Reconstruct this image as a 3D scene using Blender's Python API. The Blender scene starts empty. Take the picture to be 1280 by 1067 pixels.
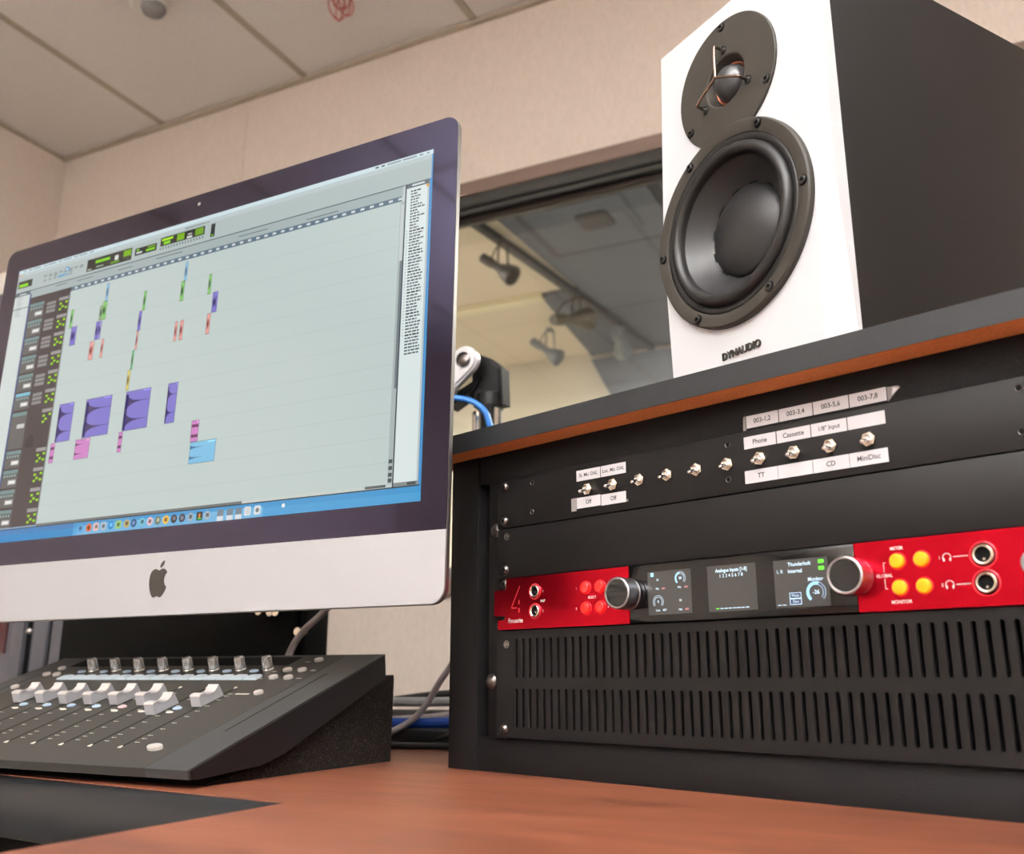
import bpy, bmesh, math, random
from mathutils import Matrix, Vector
random.seed(7)
R = math.radians
SC = bpy.context.scene
COL = SC.collection
MM = 0.001
DESK = 0.74                      # desk top above the floor
CAMZ = DESK + 0.0777             # camera height

# ------------------------------------------------------------------ materials
def lin(c):
    return tuple((x/255/12.92 if x/255 <= .04045 else ((x/255+.055)/1.055)**2.4) for x in c)
def mat(name, col, rough=.5, metal=0., spec=.5, bump=0., bscale=400., emit=None, estr=1., coat=0., mottle=0., mscale=30., stretch=None, aniso=0., croug=.05, dist=.001, tint=None, mm=False):
    if mm: bscale /= 1000; mscale /= 1000
    m = bpy.data.materials.new(name); m.use_nodes = True
    nt = m.node_tree; N = nt.nodes; L = nt.links
    b = N['Principled BSDF']
    c = (*lin(col), 1)
    b.inputs['Base Color'].default_value = c
    b.inputs['Roughness'].default_value = rough
    b.inputs['Metallic'].default_value = metal
    b.inputs['Specular IOR Level'].default_value = spec
    if tint: b.inputs['Specular Tint'].default_value = (*lin(tint), 1)
    b.inputs['Coat Weight'].default_value = coat
    b.inputs['Coat Roughness'].default_value = croug
    b.inputs['Anisotropic'].default_value = aniso
    if emit:
        b.inputs['Emission Color'].default_value = (*lin(emit), 1)
        b.inputs['Emission Strength'].default_value = estr
    if bump or mottle:
        tc = N.new('ShaderNodeTexCoord'); mp = N.new('ShaderNodeMapping')
        L.new(tc.outputs['Object'], mp.inputs['Vector'])
        if stretch: mp.inputs['Scale'].default_value = stretch
    if bump:
        nz = N.new('ShaderNodeTexNoise'); nz.inputs['Scale'].default_value = bscale; nz.inputs['Detail'].default_value = 3
        L.new(mp.outputs['Vector'], nz.inputs['Vector'])
        bp = N.new('ShaderNodeBump'); bp.inputs['Strength'].default_value = bump; bp.inputs['Distance'].default_value = dist
        L.new(nz.outputs['Fac'], bp.inputs['Height']); L.new(bp.outputs['Normal'], b.inputs['Normal'])
    if mottle:
        n2 = N.new('ShaderNodeTexNoise'); n2.inputs['Scale'].default_value = mscale; n2.inputs['Detail'].default_value = 5
        L.new(mp.outputs['Vector'], n2.inputs['Vector'])
        cr = N.new('ShaderNodeValToRGB')
        lo = tuple(x*(1-mottle) for x in c[:3]); hi = tuple(min(1, x*(1+mottle)) for x in c[:3])
        cr.color_ramp.elements[0].position = .3; cr.color_ramp.elements[1].position = .7
        cr.color_ramp.elements[0].color = (*lo, 1); cr.color_ramp.elements[1].color = (*hi, 1)
        L.new(n2.outputs['Fac'], cr.inputs['Fac']); L.new(cr.outputs['Color'], b.inputs['Base Color'])
    return m

def wood_mat(name, c1, c2, c3, rough=.46, scale=(1.6, 9, 9)):
    m = bpy.data.materials.new(name); m.use_nodes = True
    nt = m.node_tree; N = nt.nodes; L = nt.links; b = N['Principled BSDF']
    tc = N.new('ShaderNodeTexCoord'); mp = N.new('ShaderNodeMapping'); mp.inputs['Scale'].default_value = scale
    L.new(tc.outputs['Object'], mp.inputs['Vector'])
    n1 = N.new('ShaderNodeTexNoise'); n1.inputs['Scale'].default_value = 3.2; n1.inputs['Detail'].default_value = 6; n1.inputs['Distortion'].default_value = .6
    n2 = N.new('ShaderNodeTexNoise'); n2.inputs['Scale'].default_value = 26; n2.inputs['Detail'].default_value = 5
    L.new(mp.outputs['Vector'], n1.inputs['Vector']); L.new(mp.outputs['Vector'], n2.inputs['Vector'])
    mx = N.new('ShaderNodeMath'); mx.operation = 'MULTIPLY_ADD'; mx.inputs[1].default_value = .35
    L.new(n2.outputs['Fac'], mx.inputs[0])
    m2 = N.new('ShaderNodeMath'); m2.operation = 'MULTIPLY'; m2.inputs[1].default_value = .65
    L.new(n1.outputs['Fac'], m2.inputs[0]); L.new(m2.outputs[0], mx.inputs[2])
    cr = N.new('ShaderNodeValToRGB'); e = cr.color_ramp.elements
    e[0].position = .34; e[0].color = (*lin(c1), 1); e[1].position = .68; e[1].color = (*lin(c3), 1)
    k = e.new(.5); k.color = (*lin(c2), 1)
    L.new(mx.outputs[0], cr.inputs['Fac']); L.new(cr.outputs['Color'], b.inputs['Base Color'])
    b.inputs['Roughness'].default_value = rough
    return m

def foam_mat():
    m = mat('black foam', (20, 13, 11), .95, spec=.15, bump=1., bscale=700, dist=.002, mm=True)
    nt = m.node_tree; N = nt.nodes; L = nt.links; b = N['Principled BSDF']
    tc = N.new('ShaderNodeTexCoord'); vo = N.new('ShaderNodeTexVoronoi'); vo.inputs['Scale'].default_value = .9
    L.new(tc.outputs['Object'], vo.inputs['Vector'])
    nz = N.new('ShaderNodeTexNoise'); nz.inputs['Scale'].default_value = .22; L.new(tc.outputs['Object'], nz.inputs['Vector'])
    ad = N.new('ShaderNodeMath'); ad.operation = 'MULTIPLY_ADD'; ad.inputs[1].default_value = -.36; L.new(nz.outputs['Fac'], ad.inputs[0]); L.new(vo.outputs['Distance'], ad.inputs[2])
    cr = N.new('ShaderNodeValToRGB'); e = cr.color_ramp.elements; e[0].position = 0; e[0].color = (*lin((96, 82, 74)), 1); e[1].position = .05; e[1].color = (*lin((20, 13, 11)), 1)
    L.new(ad.outputs[0], cr.inputs['Fac']); L.new(cr.outputs['Color'], b.inputs['Base Color'])
    return m

M = {}
M['wall'] = mat('wall fabric', (214, 201, 190), .9, spec=.1, bump=.25, bscale=420, stretch=(1, 1, .35), mottle=.05, mscale=150)
M['ceil'] = mat('ceiling tile', (228, 222, 217), .95, spec=.1, mottle=.03, mscale=90, bump=.2, bscale=500)
M['tbar'] = mat('ceiling grid bar', (172, 160, 142), .6)
M['carpet'] = mat('carpet', (158, 152, 146), .95, mottle=.2, mscale=200)
M['cherry'] = wood_mat('cherry laminate', (82, 43, 27), (100, 54, 35), (119, 68, 46))
M['core'] = mat('raw brown board', (190, 120, 70), .75, spec=.2, mottle=.12, mscale=400, mm=True)
M['edgeblk'] = mat('black edge band', (28, 29, 31), .5, spec=.25, bump=.5, bscale=1300, dist=.0006, mm=True)
M['bull'] = mat('black bullnose edge', (20, 21, 23), .38, spec=.25, bump=.1, bscale=900, dist=.0004)
M['blk_tex'] = mat('black textured laminate', (13, 11, 12), .5, spec=.17, bump=.8, bscale=1500, dist=.0009, mm=True)
M['blk_panel'] = mat('black powder coat', (15, 13, 13), .48, spec=.16, bump=.2, bscale=2600, dist=.0003, mm=True)
M['blk_void'] = mat('black interior', (6, 6, 6), .8, spec=.1)
M['rail'] = mat('black steel rail', (14, 12, 12), .5, spec=.15, mottle=.15, mscale=120, mm=True)
M['steel'] = mat('screw steel', (150, 146, 142), .3, metal=1)
M['dsteel'] = mat('dark screw steel', (96, 90, 88), .35, metal=1)
M['chrome'] = mat('chrome', (215, 212, 208), .16, metal=1)
M['nickel'] = mat('nickel', (214, 205, 190), .25, metal=1)
M['red'] = mat('red anodised aluminium', (164, 17, 34), .3, metal=1., bump=.1, bscale=300, stretch=(.08, 1, 6), dist=.0003, mm=True)
M['redlite'] = mat('polished red cut edge', (240, 60, 74), .3, metal=.6)
M['glassblk'] = mat('black display glass', (7, 7, 8), .06, spec=.4)
M['lcd'] = mat('unlit grey display', (40, 39, 38), .12, spec=.35, emit=(58, 58, 58), estr=.5)
M['lcdtxt'] = mat('pale blue display text', (150, 180, 200), .4, emit=(190, 215, 235), estr=.9)
M['lcdblue'] = mat('blue display arc', (110, 165, 205), .4, emit=(140, 195, 235), estr=.85)
M['lcdnavy'] = mat('navy display arc', (20, 30, 55), .4, emit=(24, 36, 66), estr=.6)
M['lcdgreen'] = mat('green display lamp', (60, 190, 30), .4, emit=(90, 225, 40), estr=.9)
M['lcdred'] = mat('pink display text', (170, 110, 120), .4, emit=(190, 120, 130), estr=.6)
M['white_ink'] = mat('white print', (232, 226, 222), .6)
M['btnred'] = mat('lit red button', (225, 24, 20), .3, emit=(255, 36, 30), estr=.6)
M['btnamber'] = mat('lit amber button', (232, 140, 8), .28, emit=(255, 150, 8), estr=.4)
M['knobcap'] = mat('glossy black knob cap', (18, 17, 17), .12, spec=.35)
M['knobmet'] = mat('brushed grey knob metal', (178, 176, 180), .28, metal=1)
M['sticker'] = mat('white label paper', (192, 190, 194), .55)
M['ink'] = mat('black ink', (28, 27, 30), .7)
M['tape'] = mat('clear tape', (120, 116, 114), .25)
M['spkwhite'] = mat('satin white lacquer', (198, 201, 205), .4, spec=.3)
M['spkblk'] = mat('black speaker cabinet', (19, 17, 17), .45, spec=.16, bump=.4, bscale=2200, dist=.0004, mm=True)
M['plate'] = mat('grey driver plate', (46, 43, 39), .52, spec=.2, bump=.1, bscale=3000, dist=.0002, mm=True)
M['cone'] = mat('dark speaker cone', (32, 31, 32), .4, spec=.3, bump=.1, bscale=2500, dist=.0002, mm=True)
M['rubber'] = mat('black rubber surround', (22, 21, 21), .42, spec=.3)
M['dome'] = mat('black tweeter dome', (46, 46, 47), .32)
M['bronze'] = mat('bronze guard wire', (130, 112, 98), .25, metal=1)
M['copper'] = mat('copper ring', (190, 120, 95), .3, metal=1)
M['alu'] = mat('satin aluminium', (160, 160, 163), .42, metal=.35, spec=.4)
M['aluedge'] = mat('bright aluminium edge', (120, 118, 116), .45, metal=.9)
M['bezel'] = mat('black computer glass', (13, 9, 14), .05, spec=.75, tint=(200, 195, 255))
M['logo'] = mat('black logo', (22, 20, 20), .25)
M['csbody'] = mat('charcoal control surface', (44, 42, 39), .5, spec=.2, bump=.15, bscale=2500, dist=.0002, mm=True)
M['csrail'] = mat('charcoal side rail', (46, 46, 46), .44, spec=.25)
M['csside'] = mat('dark rail side', (15, 11, 13), .5, spec=.25)
M['fader'] = mat('silver fader plastic', (196, 190, 188), .35, metal=.25)
M['faderbody'] = mat('grey fader body', (160, 160, 164), .4, metal=.2)
M['btnsil'] = mat('silver button', (214, 210, 205), .3, metal=.4)
M['btnblue'] = mat('pale blue button', (160, 182, 205), .35)
M['btnpink'] = mat('pale pink button', (205, 180, 186), .35)
M['btnice'] = mat('translucent white buttons', (196, 210, 220), .35)
M['csknob'] = mat('silver encoder knob', (225, 222, 220), .2, metal=.9)
M['cream'] = mat('cream print', (214, 208, 196), .6)
M['foam'] = foam_mat()
M['rubblk'] = mat('black cable rubber', (20, 20, 21), .5)
M['grycable'] = mat('grey cable', (168, 158, 156), .5)
M['whtcable'] = mat('pale grey cable', (150, 148, 146), .5)
M['blucable'] = mat('blue cable', (30, 110, 190), .4)
M['dkblucable'] = mat('dark blue cable', (20, 70, 160), .5)
M['redwire'] = mat('red wire', (150, 62, 54), .5)
M['gryplastic'] = mat('grey plastic', (112, 110, 110), .5)
M['whtplastic'] = mat('white plastic', (226, 222, 214), .5)
M['towerfr'] = mat('grey tower metal', (66, 66, 72), .5)
M['armsil'] = mat('silver arm casting', (205, 205, 208), .35, metal=.5)
M['armblk'] = mat('black arm plastic', (11, 11, 12), .35, spec=.2)
M['casing'] = mat('brown window casing', (106, 88, 78), .55)
M['jamb'] = mat('dark grey window jamb', (92, 92, 94), .45)
M['gasket'] = mat('black window gasket', (12, 12, 12), .6)
M['framebr'] = mat('dark bronze window frame', (60, 52, 48), .4, metal=.3)
M['lrceil'] = mat('cream studio ceiling panel', (214, 203, 180), .9)
M['lrgrey'] = mat('grey studio ceiling panel', (98, 104, 112), .9, mottle=.08, mscale=4)
M['lrlite'] = mat('pale batten', (226, 220, 186), .8)
M['lrdark'] = mat('dark grey metal', (58, 60, 62), .6)
M['lrwall'] = mat('cream studio wall', (204, 197, 178), .9)
M['lampblk'] = mat('dark lamp housing', (52, 50, 44), .5)
M['lampbrn'] = mat('olive lamp housing', (74, 68, 54), .5)
M['lampgry'] = mat('grey lamp housing', (104, 110, 114), .4)
M['diffuser'] = mat('lit diffuser', (255, 250, 244), .6, emit=(244, 249, 255), estr=2.6)
M['window_fill'] = mat('glowing fill blind', (250, 252, 255), .6, emit=(232, 241, 255), estr=1.0)  # glowing sheet for the added window behind the camera
M['lamplit'] = mat('lit bulb', (255, 255, 255), .4, emit=(235, 235, 255), estr=2.)
# thin window glass
def glass():
    m = bpy.data.materials.new('window glass'); m.use_nodes = True
    nt = m.node_tree; N = nt.nodes; L = nt.links; N.remove(N['Principled BSDF'])
    g = N.new('ShaderNodeBsdfGlossy'); g.inputs['Roughness'].default_value = .01
    t = N.new('ShaderNodeBsdfTransparent'); t.inputs['Color'].default_value = (.9, .92, .92, 1)
    f = N.new('ShaderNodeFresnel'); f.inputs['IOR'].default_value = 1.5
    mx = N.new('ShaderNodeMixShader')
    L.new(f.outputs[0], mx.inputs[0]); L.new(t.outputs[0], mx.inputs[1]); L.new(g.outputs[0], mx.inputs[2])
    L.new(mx.outputs[0], N['Material Output'].inputs['Surface'])
    return m
M['glass'] = glass()
def screen(col, k=1.): return mat('screen colour', tuple(int(c*.04) for c in col), .12, spec=.35, emit=col, estr=k)

# ------------------------------------------------------------------ mesh builder
FACE = Matrix.Rotation(R(90), 4, 'X')          # local z (out) -> -y, local y -> z : things drawn on a front face
class MB:
    def __init__(s): s.bm = bmesh.new(); s.mats = []
    def mi(s, m):
        if isinstance(m, str): m = M[m]
        if m not in s.mats: s.mats.append(m)
        return s.mats.index(m)
    def merge(s, t, m, X=None):
        if X is not None: bmesh.ops.transform(t, matrix=X, verts=t.verts)
        k = s.mi(m)
        mp = {v: s.bm.verts.new(v.co) for v in t.verts}
        for f in t.faces:
            try: nf = s.bm.faces.new([mp[v] for v in f.verts]); nf.material_index = k; nf.smooth = True
            except ValueError: pass
        t.free(); return s
    def box(s, x0, x1, y0, y1, z0, z1, m, bev=0., seg=2, X=None):
        t = bmesh.new(); bmesh.ops.create_cube(t, size=1)
        for v in t.verts:
            v.co = ((x0+x1)/2+v.co.x*(x1-x0), (y0+y1)/2+v.co.y*(y1-y0), (z0+z1)/2+v.co.z*(z1-z0))
        if bev: bmesh.ops.bevel(t, geom=t.edges[:], offset=bev, segments=seg, affect='EDGES', profile=.5)
        return s.merge(t, m, X)
    def plate(s, u0, u1, v0, v1, p0, p1, m, bev=0., seg=2): return s.box(u0, u1, -p1, -p0, v0, v1, m, bev, seg)
    def lathe(s, prof, m, X=None, seg=32, cap=True, a0=0, a1=2*math.pi):
        t = bmesh.new(); full = abs(a1-a0-2*math.pi) < 1e-6
        n = seg if full else seg+1; rings = []
        for r, h in prof:
            rings.append([t.verts.new((r*math.cos(a0+(a1-a0)*i/seg), r*math.sin(a0+(a1-a0)*i/seg), h)) for i in range(n)] if r > 1e-9 else [t.verts.new((0, 0, h))])
        for a, b in zip(rings, rings[1:]):
            for i in range(seg):
                j = (i+1) % n
                if len(a) == 1 and len(b) == 1: continue
                if len(a) == 1: t.faces.new((a[0], b[j], b[i]))
                elif len(b) == 1: t.faces.new((a[i], a[j], b[0]))
                else: t.faces.new((a[i], a[j], b[j], b[i]))
        if cap and full:
            if len(rings[0]) > 2: t.faces.new(rings[0][::-1])
            if len(rings[-1]) > 2: t.faces.new(rings[-1])
        bmesh.ops.recalc_face_normals(t, faces=t.faces) if cap else None
        return s.merge(t, m, X)
    def flathe(s, u, v, prof, m, seg=32, cap=True, a0=0, a1=2*math.pi):   # turned about the outward axis of a front face
        return s.lathe(prof, m, Matrix.Translation((u, 0, v)) @ FACE, seg, cap, a0, a1)
    def rod(s, a, b, r, m, seg=16, r2=None):
        a = Vector(a); b = Vector(b); d = b-a
        X = Matrix.Translation(a) @ d.to_track_quat('Z', 'Y').to_matrix().to_4x4()
        return s.lathe([(r, 0), (r if r2 is None else r2, d.length)], m, X, seg)
    def prism(s, poly, h0, h1, m, X=None, bev=0., seg=2):
        t = bmesh.new(); n = len(poly)
        a = [t.verts.new((x, y, h0)) for x, y in poly]; b = [t.verts.new((x, y, h1)) for x, y in poly]
        t.faces.new(a[::-1]); top = t.faces.new(b)
        for i in range(n): t.faces.new((a[i], a[(i+1) % n], b[(i+1) % n], b[i]))
        bmesh.ops.recalc_face_normals(t, faces=t.faces)
        if bev: bmesh.ops.bevel(t, geom=list(top.edges), offset=bev, segments=seg, affect='EDGES')
        bmesh.ops.triangulate(t, faces=[f for f in t.faces if len(f.verts) > 8])
        return s.merge(t, m, X)
    def poly(s, pts, m, X=None):
        t = bmesh.new(); t.faces.new([t.verts.new(p) for p in pts])
        return s.merge(t, m, X)
    def quads(s, verts, faces, m, X=None, recalc=True):
        t = bmesh.new(); vs = [t.verts.new(v) for v in verts]
        for f in faces: t.faces.new([vs[i] for i in f])
        if recalc: bmesh.ops.recalc_face_normals(t, faces=t.faces)
        return s.merge(t, m, X)
    def tube(s, pts, r, m, seg=10, sub=8, closed=False):
        P = [Vector(p) for p in pts]; C = []
        n = len(P)
        for i in range(n if closed else n-1):
            p0, p1, p2, p3 = (P[(i-1) % n], P[i], P[(i+1) % n], P[(i+2) % n]) if closed else (P[max(i-1, 0)], P[i], P[i+1], P[min(i+2, n-1)])
            for k in range(sub):
                t = k/sub
                C.append(.5*((2*p1)+(p2-p0)*t+(2*p0-5*p1+4*p2-p3)*t*t+(3*p1-p0-3*p2+p3)*t**3))
        if not closed: C.append(P[-1])
        t = bmesh.new(); rings = []; up = Vector((0, 0, 1)); N = len(C)
        for i, c in enumerate(C):
            d = ((C[(i+1) % N]-C[i-1]) if closed else (C[min(i+1, N-1)]-C[max(i-1, 0)])).normalized()
            q = up-d*up.dot(d)
            if q.length < 1e-4: q = Vector((1, 0, 0))-d*d.x
            q.normalize(); up = q; w = d.cross(q)
            rings.append([t.verts.new(c+r*(q*math.cos(2*math.pi*k/seg)+w*math.sin(2*math.pi*k/seg))) for k in range(seg)])
        for i in range(N if closed else N-1):
            a, b = rings[i], rings[(i+1) % N]
            for k in range(seg): t.faces.new((a[k], a[(k+1) % seg], b[(k+1) % seg], b[k]))
        if not closed: t.faces.new(rings[0][::-1]); t.faces.new(rings[-1])
        return s.merge(t, m)
    def text(s, txt, x, y, size, m, ext=0., align='CENTER', bold=0., X=None, shear=0., sx=1., h=0.):
        cu = bpy.data.curves.new('t', 'FONT'); cu.body = txt; cu.size = size; cu.align_x = align; cu.align_y = 'CENTER'
        cu.extrude = ext; cu.offset = bold*size; cu.shear = shear; cu.resolution_u = 3; cu.fill_mode = 'BOTH' if ext else 'FRONT'
        o = bpy.data.objects.new('t', cu); COL.objects.link(o)
        dg = bpy.context.evaluated_depsgraph_get(); me = o.evaluated_get(dg).to_mesh()
        t = bmesh.new(); t.from_mesh(me); o.evaluated_get(dg).to_mesh_clear()
        bpy.data.objects.remove(o); bpy.data.curves.remove(cu)
        T = Matrix.Translation((x, y, h)) @ Matrix.Diagonal((sx, 1, 1, 1))
        return s.merge(t, m, (X @ T) if X is not None else T)
    def ftext(s, txt, u, v, p, size, m, **k):   # writing on a front face at distance p out
        return s.text(txt, u, v, size, m, X=FACE, h=p, **k)
    def build(s, name, parent=None, ang=32, loc=None):
        me = bpy.data.meshes.new(name); s.bm.to_mesh(me); s.bm.free()
        for m in s.mats: me.materials.append(m)
        me.set_sharp_from_angle(angle=R(ang))
        o = bpy.data.objects.new(name, me); COL.objects.link(o)
        if parent: o.parent = parent
        if loc: o.location = loc
        return o
def tag(o, label, cat, group=None, kind=None):
    o['label'] = label; o['category'] = cat
    if group: o['group'] = group
    if kind: o['kind'] = kind
    return o
def thing(name, label, cat, loc=(0, 0, 0), rot=(0, 0, 0), group=None, scale=1.):
    o = bpy.data.objects.new(name, None); COL.objects.link(o); o.empty_display_size = .05
    o.location = loc; o.rotation_euler = rot; o.scale = (scale,)*3
    return tag(o, label, cat, group)
def struct(o): o['kind'] = 'structure'; return o
def arc(cx, cy, r, a0, a1, n): return [(cx+r*math.cos(R(a0+(a1-a0)*i/n)), cy+r*math.sin(R(a0+(a1-a0)*i/n))) for i in range(n+1)]
def rrect(x0, x1, y0, y1, r, n=6):
    if not isinstance(r, (tuple, list)): r = (r,)*4     # bl br tr tl
    p = []
    for (cx, cy, a, q) in ((x0+r[0], y0+r[0], 180, r[0]), (x1-r[1], y0+r[1], 270, r[1]), (x1-r[2], y1-r[2], 0, r[2]), (x0+r[3], y1-r[3], 90, r[3])):
        p += arc(cx, cy, q, a, a+90, n) if q > 0 else [(cx, cy)]
    return p
def band(r0, r1, a0, a1, n=24): return arc(0, 0, r1, a0, a1, n)+arc(0, 0, r0, a1, a0, n)

# ================================================================== SETTING
YW = 2.09; XL = -2.868; XR = 2.3; YF = -2.6; ZC = CAMZ+1.853
YR = 5.02                        # far wall of the studio beyond the window
struct(MB().box(XL-.1, XR+.1, YF-.1, YR+.2, -.1, 0, 'carpet').build('floor'))
b = MB().box(XL-.15, XL, YF-.1, YW+.0, 0, ZC+.05, 'wall'); struct(b.build('wall_left'))
struct(MB().box(XR, XR+.15, YF-.1, YW, 0, ZC+.05, 'wall').build('wall_right'))
struct(MB().box(XL, XR, YF-.15, YF, 0, .85, 'wall').box(XL, XR, YF-.15, YF, 2.25, ZC+.05, 'wall').box(XL, -.3, YF-.15, YF, .85, 2.25, 'wall').box(2.1, XR, YF-.15, YF, .85, 2.25, 'wall').build('wall_front'))
w2 = struct(MB().box(-.34, 2.14, YF-.02, YF+.015, .81, .85, 'whtplastic').box(-.34, 2.14, YF-.02, YF+.015, 2.25, 2.29, 'whtplastic').box(-.34, -.3, YF-.02, YF+.015, .85, 2.25, 'whtplastic').box(2.1, 2.14, YF-.02, YF+.015, .85, 2.25, 'whtplastic').box(.88, .92, YF-.06, YF, .85, 2.25, 'whtplastic').build('fill_window'))  # unseen window added for low, cool frontal fill light
MB().box(-.3, 2.1, YF-.09, YF-.08, .85, 2.25, 'window_fill').build('fill_window_blind', w2)
wx0, wx1, wz0, wz1 = -1.62, 1.1, CAMZ+.24, CAMZ+1.326       # window opening
sx = -2.0                         # seam between two fabric wall panels
b = MB()
b.box(XL-.15, sx-.002, YW, YW+.15, 0, ZC+.05, 'wall', .0015, 1)
b.box(sx+.002, wx0, YW, YW+.15, 0, ZC+.05, 'wall', .0015, 1)
b.box(sx-.002, sx+.002, YW+.004, YW+.14, 0, ZC+.05, 'wall')
b.box(wx0, wx1, YW, YW+.15, 0, wz0, 'wall'); b.box(wx0, wx1, YW, YW+.15, wz1, ZC+.05, 'wall')
b.box(wx1, XR+.15, YW, YW+.15, 0, ZC+.05, 'wall')
struct(b.build('wall_back'))
# suspended ceiling: tiles with grid bars every 610 mm
b = MB(); gx = [-2.368+.61*k for k in range(-1, 9)]; gy = [1.30-1.22*k for k in range(-1, 5)]
b.box(XL, XR, YF, YW, ZC, ZC+.05, 'ceil')
for x in gx:
    if XL < x < XR: b.box(x-.011, x+.011, YF, YW, ZC-.004, ZC+.002, 'tbar')
for y in gy:
    if YF < y < YW: b.box(XL, XR, y-.011, y+.011, ZC-.004, ZC+.002, 'tbar')
struct(b.build('ceiling'))
b = MB().box(XL, XR, YW-.016, YW, ZC-.014, ZC-.004, 'tbar'); struct(b.build('trim_1'))
b = MB().box(XL, XL+.014, YF, YW-.016, ZC-.012, ZC-.004, 'tbar'); struct(b.build('trim_2'))
# window: casing, lined reveal, inner frame, pane
w = struct(MB().box(wx0-.045, wx1+.045, YW-.012, YW, wz1-.034, wz1+.006, 'casing', .002).box(wx0-.045, wx0, YW-.012, YW, wz0, wz1-.034, 'casing', .002).box(wx1, wx1+.045, YW-.012, YW, wz0, wz1-.034, 'casing', .002).box(wx0-.045, wx1+.045, YW-.02, YW, wz0-.04, wz0, 'casing', .002).build('window_1'))
b = MB(); zt = wz1-.034
b.box(wx0, wx1, YW-.006, YW+.055, zt, zt+.03, 'jamb', .002); b.box(wx0, wx1, YW+.055, YW+.06, zt-.004, zt+.03, 'gasket')
b.box(wx0, wx1, YW+.06, YW+.085, zt-.002, zt+.03, 'jamb'); b.box(wx0, wx1, YW+.085, YW+.112, zt+.002, zt+.03, 'gasket')
b.box(wx0, wx1, YW+.112, YW+.14, zt-.012, zt+.03, 'framebr', .003); b.box(wx0, wx1, YW+.14, YW+.15, zt-.006, zt+.03, 'gasket')
for x in (wx0, wx1-.03): b.box(x, x+.03, YW, YW+.15, wz0, zt, 'jamb', .002)
b.box(wx0, wx1, YW, YW+.15, wz0, wz0+.03, 'jamb', .002)
b.build('window_frame', w)
MB().box(wx0+.02, wx1-.02, YW+.125, YW+.131, wz0+.02, zt+.01, 'glass').build('window_pane', w)
# the studio on the other side of the window
struct(MB().box(-4.6, 3.2, YR, YR+.12, 0, ZC+.4, 'lrwall').build('wall_studio_back'))
struct(MB().box(-4.72, -4.6, YW+.15, YR+.12, 0, ZC+.4, 'lrgrey').build('wall_studio_left'))
struct(MB().box(3.2, 3.32, YW+.15, YR+.12, 0, ZC+.4, 'lrwall').build('wall_studio_right'))
struct(MB().box(-4.6, 3.2, YW+.16, YR, -.09, 0.001, 'carpet').build('floor_studio'))
b = MB()
b.box(-4.6, 3.2, YW+.15, YR, ZC+.02, ZC+.1, 'lrceil')                                    # cream field
b.quads([(-1.69, 2.3, 0), (-.9, 2.3, 0), (-.9, YR, 0), (-1.60, YR, 0), (-1.69, 2.3, 1), (-.9, 2.3, 1), (-.9, YR, 1), (-1.60, YR, 1)], [(0, 1, 2, 3), (0, 4, 5, 1), (1, 5, 6, 2), (2, 6, 7, 3), (3, 7, 4, 0), (4, 5, 6, 7)], 'lrgrey', Matrix.Translation((0, 0, ZC)) @ Matrix.Diagonal((1, 1, .03, 1)))
b.quads([(-1.84, 4.06, 0), (-1.6, 4.06, 0), (-1.58, YR, 0), (-1.945, YR, 0), (-1.84, 4.06, 1), (-1.6, 4.06, 1), (-1.58, YR, 1), (-1.945, YR, 1)], [(0, 1, 2, 3), (0, 4, 5, 1), (1, 5, 6, 2), (2, 6, 7, 3), (3, 7, 4, 0), (4, 5, 6, 7)], 'lrgrey', Matrix.Translation((0, 0, ZC+.002)) @ Matrix.Diagonal((1, 1, .03, 1)))
b.box(-4.6, -2.32, 3.55, 4.02, ZC+.001, ZC+.03, 'lrgrey')
struct(b.build('ceiling_studio'))
b = MB().box(-2.6, -1.83, 4.04, 4.1, ZC-.012, ZC+.02, 'lrlite', .003); struct(b.build('trim_3'))
# lights of the control room: recessed troffers
def troffer(x, y, label):
    t = thing('ceiling_light', label, 'ceiling light', (x, y, ZC-.004), group='recessed ceiling lights')
    b = MB()
    for (a0, a1, c0, c1) in ((-.6, .6, -.3, -.28), (-.6, .6, .28, .3), (-.6, -.58, -.28, .28), (.58, .6, -.28, .28)): b.box(a0, a1, c0, c1, -.012, .004, 'whtplastic')
    b.build('frame', t)
    MB().box(-.58, .58, -.28, .28, -.006, .003, 'diffuser').build('diffuser', t)
    return t
troffer(1.2, -1.0, 'recessed ceiling light right of the camera')
troffer(-.45, -.95, 'recessed ceiling light left of the camera')
def uplighter(x, y, watts, label):  # added uplighters, out of view, bouncing fill light off the ceiling
    t = thing('fill_uplighter', label, 'fill lamp', (x, y, 0), group='added fill uplighters')
    uplight_parts(t, watts)
def uplight_parts(t, watts):
    MB().lathe([(0, 0), (.14, 0), (.14, .015), (.03, .03), (0, .03)], 'armblk', None, 32).build('base', t)
    MB().rod((0, 0, .02), (0, 0, 1.75), .014, 'armblk', 16).build('pole', t)
    MB().lathe([(.016, 1.74), (.06, 1.76), (.16, 1.86), (.155, 1.86), (.06, 1.772), (0, 1.765)], 'armblk', None, 32, cap=False).build('lamp_shade', t)
    ld = bpy.data.lights.new('uplight_bulb', 'SPOT'); ld.energy = watts; ld.spot_size = R(150); ld.spot_blend = .6; ld.shadow_soft_size = .06; ld.color = (.93, .97, 1)
    lo = bpy.data.objects.new('uplight_bulb', ld); COL.objects.link(lo); lo.parent = t; lo.location = (0, 0, 1.84); lo.rotation_euler = (R(180), 0, 0)
uplighter(.5, -1.0, 1500, 'tall black fill uplighter added out of view behind the camera')
uplighter(-.75, -2.2, 900, 'tall black fill uplighter added out of view by the wall behind the camera')

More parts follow.
